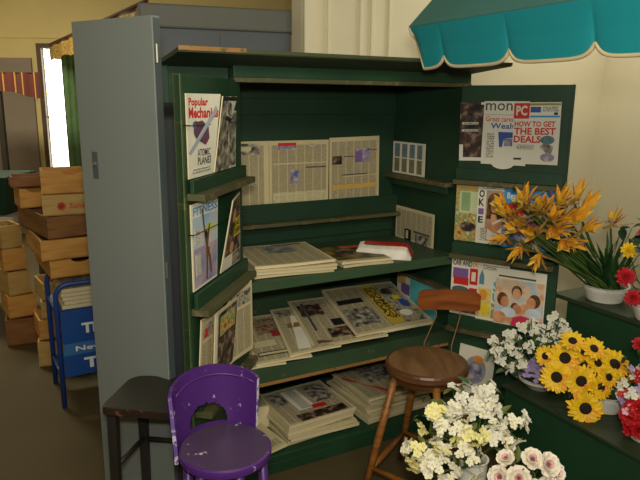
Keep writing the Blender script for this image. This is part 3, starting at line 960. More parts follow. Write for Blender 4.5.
sheet('newspaper', 'open paper with a dark fold at the left end of the bottom shelf', 'newspaper', lie(-0.105, 0.004, L0, 8), 0.165, 0.22, 0.012,
      [('r', .03, .04, .97, .96, PAPER), ('p', [(.0, .95), (.06, 1.0), (.75, .44), (.66, .40)], BLACK), ('r', .1, .25, .42, .4, RED), ('r', .05, .05, .4, .25, PH_DARK), ('r', .5, .08, .9, .3, TXT)],
      base=PAPER, bend=lambda u, v: 0.004 + 0.012 * abs(u - .5))
sheet('leaflet', 'grey leaflet with a yellow corner tucked at the back left of the bottom shelf', 'leaflet', lie(-0.09, 0.245, L0, -6), 0.155, 0.2, 0.10,
      [('r', .05, .05, .95, .95, TXT), ('e', .3, .75, .22, .16, ORANGE)], base=PAPER, bend=lambda u, v: 0.0)

# ------------------------------------------------------------------ grey cabinet and grey door
GC = frame((-0.847, 3.05, 0), 18.5)
gcab = empty('storage_cabinet', GC, 'tall blue-grey storage cabinet with a flat cornice standing behind the green news cabinet', 'cabinet')
b = MB(); b.box(0.02, 0.735, 0.02, 0.42, 0.0, 1.84); b.build('body', SLATE_D, gcab, bevel=0.004)
b = MB(); b.box(0.0, 0.765, 0.0, 0.44, 1.832, 1.94); b.build('cornice', SLATE_C, gcab, bevel=0.010)
b = MB(); b.box(0.375, 0.381, 0.014, 0.022, 0.05, 1.82); b.build('door_seam', EDGE_G, gcab)

GD = frame((-0.835, 2.19, 0), -31.0)
gdoor = empty('tall_door_panel', GD, 'tall slate-grey door panel standing upright left of the green news cabinet', 'door')
b = MB(); b.box(0.0, 0.372, 0.0, 0.034, 0.0, 1.752); b.build('slab', SLATE, gdoor, bevel=0.003)
b = MB(); b.box(0.370, 0.3745, 0.004, 0.030, 0.01, 1.745)
b.build('edge_strip', EDGE_G, gdoor)
for z in (1.64, 0.95, 0.3):
    b = MB(); b.tube([(0.376, 0.010, z - .028), (0.376, 0.010, z + .028)], 0.006, 10)
    b.build('hinge', STEEL, gdoor, smooth=False)
b = MB(); b.box(0.062, 0.088, -0.004, 0.0, 1.235, 1.325); b.tube([(0.077, -0.003, 1.285), (0.077, -0.012, 1.285)], 0.0075, 12, 1)
b.build('latch_plate', [EDGE_G, STEEL], gdoor, bevel=0.001)

# ------------------------------------------------------------------ black stool
st = empty('backless_stool', frame((-0.686, 1.80, 0), -8), 'black square wooden stool with chipped edges in front of the grey door panel', 'stool')
pts = []
sw, sd, rc = 0.285, 0.245, 0.055
for cx, cy, a0 in ((sw - rc * .4, rc * .4, -90), (sw - rc, sd - rc, 0), (rc, sd - rc, 90), (rc * .4, rc * .4, 180)):
    rr = rc if cy > .1 else rc * .4
    for k in range(5):
        a = math.radians(a0 + 22.5 * k)
        pts.append((cx + rr * math.cos(a), cy + rr * math.sin(a)))
b = MB(); b.prism(pts, 0.530, 0.56)
for i, f in enumerate(b.f):
    b.m[i] = 0 if i == 1 else 1
b.build('seat', [BLACKW, BLACKE], st, bevel=0.004)
for x, y in ((0.028, 0.028), (sw - .03, 0.028), (0.045, sd - .035), (sw - .045, sd - .035)):
    b = MB(); dx = -0.006 if x < .1 else .006; dy = -.006 if y < .1 else .006
    b.hexa([V((x - .012 + dx, y - .012 + dy, 0)), V((x + .012 + dx, y - .012 + dy, 0)), V((x + .012 + dx, y + .012 + dy, 0)), V((x - .012 + dx, y + .012 + dy, 0))],
           [V((x - .015, y - .015, .526)), V((x + .015, y - .015, .526)), V((x + .015, y + .015, .526)), V((x - .015, y + .015, .526))])
    b.build('leg', BLACKL, st, bevel=0.002)
for p, q in (((.03, .03, .34), (.045, sd - .035, .34)), ((.045, sd - .035, .335), (sw - .045, sd - .035, .335)), ((sw - .03, .03, .34), (sw - .045, sd - .035, .34)), ((.03, .03, .2), (sw - .03, .03, .2))):
    b = MB(); b.tube([p, q], 0.009, 8); b.build('stretcher', BLACKL, st, smooth=True)

# ------------------------------------------------------------------ purple chair
pc = empty('low_back_chair', frame((-0.262, 1.598, 0), 0), 'small chipped purple chair with a round seat and curved back', 'chair')
R_ = 0.130
b = MB(); b.lathe([(0.0, 0.520), (R_ - .008, 0.520), (R_ - .001, 0.526), (R_, 0.536), (R_ - .001, 0.545), (R_ - .007, 0.550)], 40, 1)
b.lathe([(R_ - .006, 0.5502), (0.0, 0.552)], 40, 0)
b.build('seat', [PURPLE_S, PURPLE], pc, smooth=False)
b = MB()
a0, a1, na, nz = math.radians(56), math.radians(188), 96, 40
zt = lambda t: 0.698 + 0.036 * math.sin(PI * t) ** .6


def back_pt(i, j, o):
    t = i / na
    a = a0 + (a1 - a0) * t
    z = 0.500 + (zt(t) - 0.500) * j / nz
    r = R_ + 0.002 + 0.06 * max(0, z - 0.53) + o
    return Vector((r * math.cos(a), r * math.sin(a), z))


def hole(i, j):
    t = (i + .5) / na
    z = 0.500 + (zt(t) - 0.500) * (j + .5) / nz
    return ((t - 0.50) / 0.20) ** 2 + ((max(z, .56) - 0.56) / 0.060) ** 2 < 1 and z > 0.552


keep = [[not hole(i, j) for j in range(nz)] for i in range(na)]
for i in range(na):
    for j in range(nz):
        if not keep[i][j]:
            continue
        q = [(i, j), (i + 1, j), (i + 1, j + 1), (i, j + 1)]
        inn, out = [back_pt(x, y, 0) for x, y in q], [back_pt(x, y, .010) for x, y in q]
        b.add(inn, [(0, 1, 2, 3)]); b.add(out, [(3, 2, 1, 0)])
        for (di, dj), (e0, e1) in (((0, -1), (0, 1)), ((1, 0), (1, 2)), ((0, 1), (2, 3)), ((-1, 0), (3, 0))):
            ni, nj = i + di, j + dj
            if not (0 <= ni < na and 0 <= nj < nz) or not keep[ni][nj]:
                b.add([inn[e0], out[e0], out[e1], inn[e1]], [(0, 1, 2, 3)], 1 if (ni < 0 or ni >= na) else 0)
b.build('backrest', [PURPLE, worn('chipped_back_edge', (110, 80, 160), (206, 200, 220), .5, 14)], pc)
b = MB()
b.tube([((R_ + .003 + .06 * .155) * math.cos(math.radians(a)), (R_ + .003 + .06 * .155) * math.sin(math.radians(a)), 0.685 + .020 * math.sin(PI * (a - 60) / 110)) for a in range(60, 171, 10)], 0.0035, 6)
b.build('moulding', PURPLE, pc, smooth=True)
for a in (-120, -62, 20, 75, 135, 185):
    if a in (75, 135):
        continue
    ca, sa = math.cos(math.radians(a)), math.sin(math.radians(a))
    b = MB(); b.tube([(.104 * ca, .104 * sa, .522), (.128 * ca, .128 * sa, 0.0)], [.015, .011], 10); b.build('leg', PURPLE, pc, smooth=True)
b = MB(); b.lathe([(0.095, 0.20), (0.107, 0.20), (0.107, 0.215), (0.095, 0.215), (0.095, 0.20)], 28); b.build('footring', PURPLE, pc, smooth=False)

# ------------------------------------------------------------------ wooden stool with backrest
ws = empty('drafting_stool', frame((0.392, 2.125, 0), 0), 'golden oak work stool with a round seat and small plank backrest', 'stool')
R_ = 0.150
b = MB(); b.lathe([(0.0, 0.545), (R_ - .02, 0.545), (R_ - .004, 0.550), (R_, 0.556), (R_, 0.574), (R_ - .004, 0.581), (R_ - .012, 0.583)], 40, 1)
b.lathe([(R_ - .012, 0.5832), (R_ * .6, 0.579), (0.0, 0.577)], 40, 0)
b.build('seat', [OAK_SEAT, OAK_RIM], ws, smooth=False)
b = MB(); b.lathe([(0.0, 0.515), (0.118, 0.515), (0.122, 0.530), (0.122, 0.546), (0.0, 0.546)], 32); b.build('seat_ring', OAK_RIM, ws, smooth=False)
legs = []
for a, top, foot in ((188, .115, .235), (98, .115, .30), (8, .115, .22), (-82, .115, .24)):
    ca, sa = math.cos(math.radians(a)), math.sin(math.radians(a))
    t, f = Vector((top * ca, top * sa, .535)), Vector((foot * ca, foot * sa, 0))
    legs.append((t, f))
    b = MB(); b.tube([t, t.lerp(f, .5), f], [.013, .0145, .0105], 10); b.build('leg', OAK, ws, smooth=True)
for i, hz in enumerate((.16, .16, .16, .165)):
    p = legs[i][1].lerp(legs[i][0], hz / .535); q = legs[(i + 1) % 4][1].lerp(legs[(i + 1) % 4][0], hz / .535)
    b = MB(); b.tube([p, p.lerp(q, .5), q], [.009, .012, .009], 10); b.build('stretcher', OAK, ws, smooth=True)
# plank backrest, bent, on two rods
bc, bdir = Vector((0.102, 0.155, 0.760)), -6
BM = Matrix.Translation(bc) @ Matrix.Rotation(math.radians(bdir), 4, 'Z')
b = MB()
nb, W2, H2 = 14, 0.116, 0.039
rows = []
for i in range(nb + 1):
    t = -1 + 2 * i / nb
    x = W2 * math.sin(t * 1.0) / math.sin(1.0)
    y = -0.018 * (1 - math.cos(t * 1.0)) / (1 - math.cos(1.0)) + 0.02
    hh = H2 * (1 - 0.30 * abs(t) ** 8)
    ang = -t * 0.18
    nx_, ny_ = math.sin(ang) * .008, math.cos(ang) * .008
    rows.append([BM @ V((x - nx_, y - ny_, -hh)), BM @ V((x + nx_, y + ny_, -hh)), BM @ V((x + nx_, y + ny_, hh)), BM @ V((x - nx_, y - ny_, hh))])
for i in range(nb):
    for k in range(4):
        b.add([rows[i][k], rows[i + 1][k], rows[i + 1][(k + 1) % 4], rows[i][(k + 1) % 4]], [(0, 1, 2, 3)])
b.add(rows[0], [(0, 1, 2, 3)]); b.add(rows[-1], [(3, 2, 1, 0)])
b.build('backrest', OAK_BACK, ws, bevel=0.003)
for sx in (-0.048, 0.052):
    top = BM @ V((sx, 0.022, -.01)); mid = BM @ V((sx * .9, 0.024, -.07)); low = V((0.06 + sx * 1.0, 0.118 - sx * .25, 0.535))
    b = MB(); b.tube([top, mid, low + V((0, .012, .06)), low], .0026, 8); b.build('backrest_rod', plain('rusty_rod', (120, 84, 48), .5), ws, smooth=True)

# ------------------------------------------------------------------ stepped flower stand
fs_ = empty('flower_stand', CF, 'dark green stepped wooden stand holding pots of flowers at the right', 'stand')
b = MB(); b.box(0.81, 1.12, -1.95, -0.425, 0.0, 0.382); b.build('lower_step', GREEN, fs_, bevel=0.002)
b = MB(); b.box(0.80, 1.12, -1.96, -0.415, 0.382, 0.395); b.build('tread', STAND_T, fs_, bevel=0.002)
b = MB(); b.box(1.13, 1.50, -1.95, -0.425, 0.0, 0.702); b.build('upper_step', GREEN, fs_, bevel=0.002)
b = MB(); b.box(1.115, 1.50, -1.96, -0.36, 0.702, 0.72); b.build('tread', STAND_T, fs_, bevel=0.002)


# ------------------------------------------------------------------ flowers
def blossom_mesh(kind):
    """returns an unlinked mesh object data for a blossom facing +Z, unit: metres"""
    b = MB()
    rnd = random.Random(hash(kind) % 1000 if False else sum(map(ord, kind)))
    R = lambda a, ax: Matrix.Rotation(a, 4, ax)
    if kind.startswith('sun'):
        for ring, (n_, L, w, el) in enumerate(((13, .040, .021, .22), (13, .036, .019, .5))):
            for k in range(n_):
                M = R(2 * PI * (k + .5 * ring) / n_ + rnd.uniform(-.1, .1), 'Z') @ Matrix.Translation((.010, 0, .001 * ring)) @ R(-el + rnd.uniform(-.12, .12), 'Y')
                b.petal(M, L * rnd.uniform(.9, 1.1), w, .2, -.25, 0 if rnd.random() < .75 else 2, 4, .75, 0, .94)
        b.lathe([(.0175, -.004), (.018, .002), (.015, .008), (.007, .011), (0, .0115)], 16, 1)
        return b, [plain('sunflower_yellow', (244, 196, 24), .6, .15, 60), plain('sunflower_centre', (30, 18, 12), .9, .3, 200), plain('sunflower_amber', (236, 158, 22), .6, .15, 60)]
    if kind.startswith('phlox'):
        c = {'phlox_cream': (238, 232, 206), 'phlox_yellow': (240, 232, 160), 'phlox_white': (226, 222, 206), 'phlox_lilac': (170, 150, 200), 'phlox_pink': (230, 170, 190), 'phlox_red': (190, 24, 36)}[kind]
        for fx, fy, fz in ((.012, .0, .004), (-.007, .011, .0), (-.006, -.011, .002)):
            T = Matrix.Translation((fx, fy, fz)) @ R(rnd.uniform(-.35, .35), 'X') @ R(rnd.uniform(-.35, .35), 'Y')
            for k in range(5):
                M = T @ R(2 * PI * k / 5 + rnd.uniform(-.1, .1), 'Z') @ Matrix.Translation((.0008, 0, 0)) @ R(-.3 + rnd.uniform(-.2, .1), 'Y')
                b.petal(M, .0120, .0112, .2, -.2, 0, 3, 1.25, 0, .82)
            b.lathe([(.0014, -.002), (.002, .001), (0, .002)], 6, 1, T)
        return b, [plain(kind + '_petal', c, .7, .08, 60), plain('phlox_eye', (210, 190, 60), .8, .2, 60)]
    if kind == 'peony':
        for ring, (n_, L, w, el, m) in enumerate(((8, .036, .030, .15, 0), (8, .030, .026, .55, 0), (6, .024, .02, .95, 2), (5, .016, .014, 1.25, 1))):
            for k in range(n_):
                M = R(2 * PI * (k + .5 * ring) / n_ + rnd.uniform(-.15, .15), 'Z') @ R(-el + rnd.uniform(-.1, .1), 'Y')
                b.petal(M, L * .92, w, .5, .1, m, 4, 1.1, 0, .78)
        return b, [plain('peony_cream_pink', (240, 230, 212), .7, .08, 60), plain('peony_rose', (214, 120, 140), .7, .1, 60), plain('peony_blush', (238, 208, 200), .7, .1, 60)]
    if kind in ('zinnia_yellow', 'zinnia_red', 'rose_red'):
        c = {'zinnia_yellow': (236, 196, 30), 'zinnia_red': (186, 26, 40), 'rose_red': (190, 14, 26)}[kind]
        for ring, (n_, L, w, el) in enumerate(((11, .028, .013, .1), (10, .024, .012, .45), (8, .019, .011, .85), (6, .013, .009, 1.2))):
            for k in range(n_):
                M = R(2 * PI * (k + .5 * ring) / n_ + rnd.uniform(-.12, .12), 'Z') @ R(-el + rnd.uniform(-.1, .1), 'Y')
                b.petal(M, L, w * (1.7 if kind == 'rose_red' else 1), .5, .0, 0, 3, .85, 0, .85)
        return b, [plain(kind + '_petal', c, .65, .18, 60)]
    if kind == 'paradise':
        for k, (yaw, el, L, w, m) in enumerate(((0, 1.35, .098, .034, 0), (.5, 1.05, .090, .032, 0), (-.5, 1.15, .088, .032, 2), (.1, .75, .084, .028, 0), (1.6, 1.0, .075, .028, 0), (-1.6, .95, .07, .026, 2),
                                               (2.9, 1.1, .07, .018, 2), (.0, .95, .075, .012, 1), (.25, .1, .095, .014, 3))):
            M = R(yaw * 1.4, 'Z') @ R(-el, 'Y')
            for off in (0.0, -0.0012):
                b.petal(M, L, w, .5, .12, m, 5, .62, off)
        b.tube([(-.03, 0, -.018), (0, 0, 0), (.03, 0, .004)], [.006, .007, .004], 7, 3)
        return b, [plain('paradise_orange', (238, 172, 44), .55, .2, 40), plain('paradise_violet', (104, 96, 150), .6, .15, 40), plain('paradise_gold', (238, 204, 80), .55, .2, 40), plain('paradise_beak', (150, 120, 60), .5, .35, 30)]
    if kind == 'berry':
        b.lathe([(0, -.006), (.005, -.004), (.006, 0), (.005, .004), (0, .006)], 8)
        return b, [plain('cream_bud', (236, 226, 180), .5, .1, 40)]


BL = {}


def place(parent, name, kind, loc, dirv, scale=1.0, roll=0.0, label=None):
    if kind not in BL:
        b, mats = blossom_mesh(kind)
        o = b.build(name, mats, parent, smooth=False)
        BL[kind] = o.data
    else:
        o = bpy.data.objects.new(name, BL[kind])
        col.objects.link(o)
        o.parent = parent
    q = Vector(dirv).normalized().to_track_quat('Z', 'Y').to_matrix().to_4x4()
    o.matrix_basis = Matrix.Translation(Vector(loc)) @ q @ Matrix.Rotation(roll, 4, 'Z') @ Matrix.Scale(scale, 4)
    if label:
        o['label'] = label
    return o


def leaf(b, p, d, L, w, mi=0, curl=-.3):
    d = Vector(d).normalized()
    q = d.to_track_quat('X', 'Z').to_matrix().to_4x4()
    b.petal(Matrix.Translation(Vector(p)) @ q @ Matrix.Rotation(random.uniform(-.8, .8), 4, 'X'), L, w, .3, curl, mi, 4, .8)


def stem(b, p, q, r=.0022, bow=.02, mi=1):
    p, q = Vector(p), Vector(q)
    m = p.lerp(q, .5) + Vector((random.uniform(-bow, bow), random.uniform(-bow, bow), 0))
    b.tube([p, m, q], r, 5, mi)


def bowl(parent, r_top, r_bot, h, name='pot', mat=None, z0=0.0, lip=.004, sx=1.0):
    b = MB()
    b.lathe([(r_bot * .92, z0), (r_bot, z0 + .004), (r_top * .985, z0 + h * .8), (r_top, z0 + h), (r_top + lip, z0 + h + .003), (r_top - .004, z0 + h + .004),
             (r_top - .008, z0 + h * .8), (r_bot - .006, z0 + .012), (0, z0 + .012)], 36, 0, None, sx)
    return b.build(name, mat or CERAMIC, parent, smooth=False)


def soil(parent, r, z):
    b = MB(); b.lathe([(r, z - .006), (r * .9, z), (r * .5, z + .004), (0, z + .006)], 20)
    return b.build('moss_filler', plain('moss', (50, 60, 32), .95, .4, 50), parent)


TO_CAM = Vector((-.35, -.9, .25))


def rvec(s=1.0):
    return Vector((random.uniform(-s, s), random.uniform(-s, s), random.uniform(-s, s)))


# bird-of-paradise pot on the upper tread
def LW(p, root):
    return Vector(p) - root


r0 = Vector((1.160, 2.44, .72))
f1 = empty('potted_flowers', frame(r0), 'white pot of orange and violet bird-of-paradise flowers on the upper step', 'flowers')
bowl(f1, .088, .070, .062); soil(f1, .078, .056)
g = MB()
heads = [((.700, 2.36, 1.115), (-.7, -.3, .8)), ((.760, 2.34, 1.150), (-.3, -.4, .9)), ((.745, 2.33, 1.050), (-1, -.4, .3)), ((.830, 2.36, 1.120), (-.4, -.5, .7)), ((.900, 2.38, 1.150), (.1, -.3, 1)),
         ((.965, 2.38, 1.160), (.2, -.2, 1)), ((.800, 2.31, 1.035), (-.7, -.6, .2)), ((.755, 2.32, .985), (-.9, -.5, -.5)), ((.820, 2.30, .965), (-.6, -.6, -.6)), ((.880, 2.33, 1.060), (0, -.6, .6)),
         ((.950, 2.35, 1.075), (.3, -.5, .6)), ((1.00, 2.37, 1.045), (.6, -.4, .3)), ((.905, 2.31, 1.000), (-.2, -.8, .1)), ((.700, 2.33, 1.02), (-.9, -.2, .0)), ((1.115, 2.38, 1.060), (0, -.2, 1)), ((.985, 2.36, 1.12), (.5, -.3, .8))]
_rh = random.Random(3)
for i in range(15):
    ax, az = _rh.uniform(-.13, .12), _rh.uniform(-.085, .075)
    heads.append(((.845 + ax, 2.36 + _rh.uniform(-.03, .04), 1.07 + az + .15 * ax), (ax * 6 - .2, -.5, az * 8 + .35)))
for i, (p, d) in enumerate(heads):
    lp = LW(p, r0) + Vector((.012, 0, -.022))
    place(f1, 'blossom', 'paradise', lp, d, random.uniform(.9, 1.1), random.uniform(-.8, .8))
    a = random.uniform(0, 2 * PI)
    stem(g, (.05 * math.cos(a), .05 * math.sin(a), .04), lp - Vector(d).normalized() * .01, .0042, .012)
for i in range(44):
    a = random.uniform(0, 2 * PI)
    s = Vector((.05 * math.cos(a), .05 * math.sin(a), .05))
    leaf(g, s, Vector((-.55 + random.uniform(-.5, .75), -.1 + random.uniform(-.4, .3), 1.0)), random.uniform(.16, .27), .022, 0 if i % 3 else 2, -.12)
for i in range(10):
    p = Vector((.03 + random.uniform(-.02, .10), random.uniform(-.05, .05), random.uniform(.22, .33)))
    leaf(g, p, rvec() + Vector((.6, 0, .2)), .055, .034, 2, -.2)
    stem(g, (0, 0, .05), p, .0016)
for i in range(40):
    p = LW(random.choice(heads)[0], r0) + rvec(.035)
    leaf(g, p, rvec() + Vector((0, -.2, .2)), random.uniform(.025, .045), .014, 3 if i % 2 else 0, -.1)
g.build('foliage', [LEAFG, STEMG, LEAFD, MATS['paradise_violet']], f1, smooth=False)

# yellow and red zinnias in a pot at the right edge
r0 = Vector((1.235, 2.20, .72))
f2 = empty('potted_flowers', frame(r0), 'white pot of yellow and red zinnias with dark leaves on the upper step', 'flowers')
bowl(f2, .080, .062, .060); soil(f2, .07, .054)
g = MB()
for p, d, k, s in (((1.150, 2.19, .985), (-.3, -.8, .4), 'zinnia_yellow', 1.05), ((1.215, 2.18, .95), (-.1, -.8, .3), 'zinnia_yellow', 1.0), ((1.135, 2.16, .895), (-.3, -.8, .3), 'zinnia_red', 1.25), ((1.165, 2.15, .82), (-.3, -.8, .2), 'zinnia_red', 1.1),
                   ((1.235, 2.15, .84), (0, -.9, .2), 'zinnia_yellow', 1.1), ((1.195, 2.12, .88), (0, -.9, .3), 'zinnia_yellow', .8), ((1.290, 2.18, .98), (.2, -.8, .4), 'zinnia_yellow', 1), ((1.30, 2.14, .88), (.2, -.8, .4), 'zinnia_red', 1.2),
                   ((1.21, 2.21, 1.04), (0, -.3, .9), 'zinnia_red', 1.0)):
    lp = LW(p, r0) + Vector((-.04, 0, .0))
    place(f2, 'blossom', k, lp, d, s, random.uniform(0, 2))
    stem(g, (random.uniform(-.03, .03), random.uniform(-.03, .03), .04), lp, .0024)
for i in range(60):
    lp = Vector((random.uniform(-.11, .09), random.uniform(-.08, .05), random.uniform(.09, .38)))
    leaf(g, lp, rvec() + Vector((0, -.3, .2)), random.uniform(.035, .06), .03, 0 if i % 3 else 2, -.2)
    if i % 3 == 0:
        stem(g, (0, 0, .05), lp, .0015)
g.build('foliage', [LEAFD, STEMG, LEAFG], f2)

# white and lilac bowl on lower tread
r0 = Vector((0.880, 2.315, .395))
f3 = empty('potted_flowers', frame(r0), 'shallow pale bowl of white roses with a lilac clump, left of the sunflowers', 'flowers')
bowl(f3, .085, .050, .042, name='bowl'); soil(f3, .074, .038)
g = MB()
for i in range(46):
    a, rr = random.uniform(0, 2 * PI), random.uniform(0, .072)
    z = .065 + .065 * (1 - (rr / .075) ** 2)
    p = Vector((-.015 + rr * math.cos(a), -.035 + rr * .8 * math.sin(a), z))
    place(f3, 'lilac_blossom', 'phlox_lilac', p, Vector((rr * math.cos(a) * 8, rr * math.sin(a) * 8 - .4, .7)), .85, random.uniform(0, 3))
    stem(g, (0, 0, .04), p, .001, .004)
wp = [(-.19, 0, .20), (-.16, .01, .17), (-.175, -.02, .14), (-.13, .0, .23), (-.10, .02, .21), (-.14, -.03, .19), (-.11, -.03, .16), (-.08, .0, .25), (-.03, .03, .235), (.02, .03, .25),
      (.05, .04, .285), (.075, .04, .27), (.03, .02, .22), (.09, .04, .24), (-.06, -.02, .20), (-.15, -.05, .11), (-.10, -.06, .13), (-.01, .0, .21), (.06, .02, .215), (.10, .05, .22), (-.19, -.03, .17), (-.04, .04, .27)]
for i, p in enumerate(wp):
    for k in range(2):
        pp = Vector(p) + rvec(.012) + Vector((0, 0, -.012))
        place(f3, 'white_blossom', 'phlox_white', pp, Vector((random.uniform(-.6, .4), -.8, random.uniform(0, .8))), random.uniform(.9, 1.15), random.uniform(0, 3))
    stem(g, (0, 0, .04), p, .002, .02)
for i in range(110):
    q = Vector(random.choice(wp)) * random.uniform(.7, 1.0) + rvec(.022) + Vector((0, .0, -.008))
    q.z = max(q.z, .07)
    leaf(g, q, rvec() + Vector((0, -.3, .1)), random.uniform(.03, .05), .024, i % 2 * 2, -.2)
g.build('foliage', [LEAFG, STEMG, plain('grey_green_leaf', (86, 104, 70), .6, .25, 30)], f3)

# sunflowers on the lower tread
r0 = Vector((1.065, 2.135, .395))
f4 = empty('potted_flowers', frame(r0), 'white pot overflowing with yellow sunflowers on the lower step', 'flowers')
bowl(f4, .068, .055, .062); soil(f4, .06, .055)
g = MB()
suns = [((.858, 2.10, .535), (-.4, -.9, .3), 1.15), ((.893, 2.13, .596), (-.2, -.9, .4), 1.2), ((.938, 2.08, .530), (-.1, -.9, .2), 1.15), ((.835, 2.16, .590), (-.7, -.7, .4), .8), ((.950, 2.05, .440), (-.2, -.95, .15), 1.25),
        ((1.000, 2.10, .590), (.1, -.8, .5), .85), ((.985, 2.11, .640), (.1, -.7, .8), .9), ((1.06, 2.10, .585), (.1, -.75, .75), 1.15), ((1.00, 2.06, .515), (.2, -.9, .3), .9), ((.915, 2.13, .660), (-.1, -.5, .9), .9),
        ((.97, 2.06, .495), (-.1, -.8, -.1), .8), ((1.105, 2.11, .545), (.5, -.7, .5), .9), ((.955, 2.12, .62), (0, -.6, .8), .8), ((1.03, 2.07, .55), (.2, -.8, .4), .8)]
for p, d, s in suns:
    lp = LW(p, r0)
    place(f4, 'sunflower', 'sunflower', lp, d, s * 1.04, random.uniform(0, 2))
    stem(g, (random.uniform(-.03, .03), random.uniform(-.02, .02), .05), lp - Vector(d).normalized() * .004, .003, .01)
for i in range(60):
    q = LW(random.choice(suns)[0], r0) * random.uniform(.5, 1.0) + rvec(.025) + Vector((0, .03, -.02))
    q.z = max(q.z, .085)
    leaf(g, q, rvec() + Vector((0, -.2, 0)), random.uniform(.035, .06), .03, 0 if i % 2 else 2, -.2)
g.build('foliage', [LEAFG, STEMG, LEAFD], f4)

# red / white / purple mix at the right edge
r0 = Vector((1.110, 1.925, .395))
f5 = empty('potted_flowers', frame(r0), 'white pot of red roses with white and purple sprays on the lower step', 'flowers')
bowl(f5, .075, .055, .075); soil(f5, .066, .068)
g = MB()
for i in range(14):
    a = -PI + PI * i / 9
    p = Vector((-.075 + random.uniform(-.015, .09), -.05 + random.uniform(-.02, .04), .085 + random.uniform(-.035, .06)))
    place(f5, 'rose', 'rose_red', p, Vector((random.uniform(-.7, .3), -.8, random.uniform(0, .6))), random.uniform(1.0, 1.3), random.uniform(0, 3))
    stem(g, (0, 0, .06), p, .002, .005)
kinds = ['phlox_red', 'phlox_white', 'phlox_pink', 'phlox_lilac', 'phlox_red', 'phlox_white']
for i in range(84):
    p = Vector((random.uniform(-.10, .10), random.uniform(-.06, .03), random.uniform(.12, .30)))
    if p.z > .22:
        p.x *= .7
    place(f5, 'spray_blossom', kinds[i % 6], p, Vector((random.uniform(-.7, .4), -.8, random.uniform(0, .8))), random.uniform(.8, 1.15), random.uniform(0, 3))
    if i % 2:
        stem(g, (0, 0, .06), p, .0012, .01)
place(f5, 'zinnia', 'zinnia_red', (-.06, .0, .335), (-.2, -.6, .7), 1.0)
stem(g, (0, 0, .06), (-.06, .0, .335), .002, .01)
for i in range(46):
    q = Vector((random.uniform(-.09, .09), random.uniform(-.03, .05), random.uniform(.11, .31)))
    leaf(g, q, rvec() + Vector((0, -.3, .2)), random.uniform(.03, .045), .02, i % 2 * 2, -.2)
g.build('foliage', [LEAFG, STEMG, LEAFD], f5)


def vase(parent, r_top, r_bot, h):
    b = MB()
    b.lathe([(r_bot, 0), (r_bot + .003, .005), (r_top, h - .006), (r_top + .004, h), (r_top - .003, h), (r_top - .006, h - .01), (r_bot - .004, .012), (0, .012)], 36)
    return b.build('vase', CERAMIC, parent, smooth=False)


# big cream and white bunch in the floor vase
r0 = Vector((0.478, 1.74, 0))
f6 = empty('vase_of_flowers', frame(r0), 'tall white floor vase of cream and white phlox before the wooden stool', 'flowers')
vase(f6, .044, .036, .430)
g = MB()
balls = [((.300, 1.69, .505), .050, 'phlox_yellow', 12), ((.345, 1.66, .475), .050, 'phlox_cream', 13), ((.325, 1.69, .590), .040, 'phlox_cream', 10), ((.335, 1.68, .63), .026, 'phlox_yellow', 4), ((.395, 1.70, .570), .040, 'phlox_cream', 8), ((.455, 1.67, .575), .036, 'phlox_yellow', 6),
         ((.400, 1.72, .645), .040, 'phlox_white', 8), ((.455, 1.74, .63), .036, 'phlox_white', 7), ((.500, 1.75, .665), .030, 'phlox_white', 5), ((.515, 1.68, .545), .042, 'phlox_white', 8),
         ((.575, 1.72, .575), .042, 'phlox_white', 8), ((.425, 1.65, .500), .045, 'phlox_cream', 7), ((.51, 1.73, .62), .03, 'phlox_white', 4)]
NA = 0
for c, rad, kind, n_ in balls:
    c = LW(c, r0) + Vector((.004, 0, -.022))
    for i in range(n_):
        d = Vector((random.gauss(0, 1), random.gauss(-.7, .8), random.gauss(.3, .9))).normalized()
        if d.y > .3:
            d.y = -d.y
        p = c + d * rad * random.uniform(.75, 1.3)
        kd = kind if random.random() < .8 else ('phlox_cream' if kind != 'phlox_cream' else 'phlox_yellow')
        place(f6, 'blossom', kd, p, d, random.uniform(.95, 1.2), random.uniform(0, 3)); NA += 1
        g.tube([c - Vector((0, 0, rad * .6)), p - d * .002], .0011, 4, 1)
    stem(g, (random.uniform(-.03, .03), random.uniform(-.03, .03), .43), c - Vector((0, 0, rad * .5)), .003, .012)
for i in range(95):
    c, rad, kind, n_ = random.choice(balls)
    q = LW(c, r0) + Vector((random.uniform(-.045, .045), random.uniform(.0, .05), random.uniform(-.06, .03)))
    leaf(g, q, rvec() + Vector((0, -.3, .1)), random.uniform(.03, .05), .018, 0 if i % 3 else 2, -.2)
g.build('foliage', [plain('olive_leaf', (92, 104, 40), .6, .3, 30), STEMG, LEAFG], f6)

# pink peonies in the near vase
r0 = Vector((0.640, 1.62, 0))
f7 = empty('vase_of_flowers', frame(r0), 'tall white floor vase of pink-centred cream peonies at the bottom edge', 'flowers')
vase(f7, .056, .045, .36)
g = MB()
for p, d, s in (((.520, 1.60, .455), (-.5, -.7, .5), 1.05), ((.565, 1.58, .465), (-.2, -.8, .6), 1.1), ((.610, 1.61, .505), (0, -.6, .8), 1.0), ((.650, 1.60, .495), (.2, -.7, .6), 1.1), ((.675, 1.60, .470), (.5, -.7, .4), .95), ((.60, 1.57, .44), (0, -.9, .2), 1.1),
                ((.645, 1.58, .445), (.2, -.9, .2), 1.0), ((.54, 1.62, .50), (-.4, -.4, .9), .85), ((.525, 1.60, .42), (-.6, -.7, 0), .9)):
    lp = LW(p, r0)
    place(f7, 'peony', 'peony', lp, d, s, random.uniform(0, 3))
    stem(g, (random.uniform(-.02, .02), random.uniform(-.02, .02), .34), lp, .003, .01)
for i in range(44):
    q = Vector((random.uniform(-.13, .06), random.uniform(-.04, .06), random.uniform(.385, .49)))
    leaf(g, q, rvec() + Vector((0, -.2, 0)), random.uniform(.03, .05), .022, 0 if i % 2 else 2, -.2)
g.build('foliage', [LEAFG, STEMG, MATS['olive_leaf']], f7)

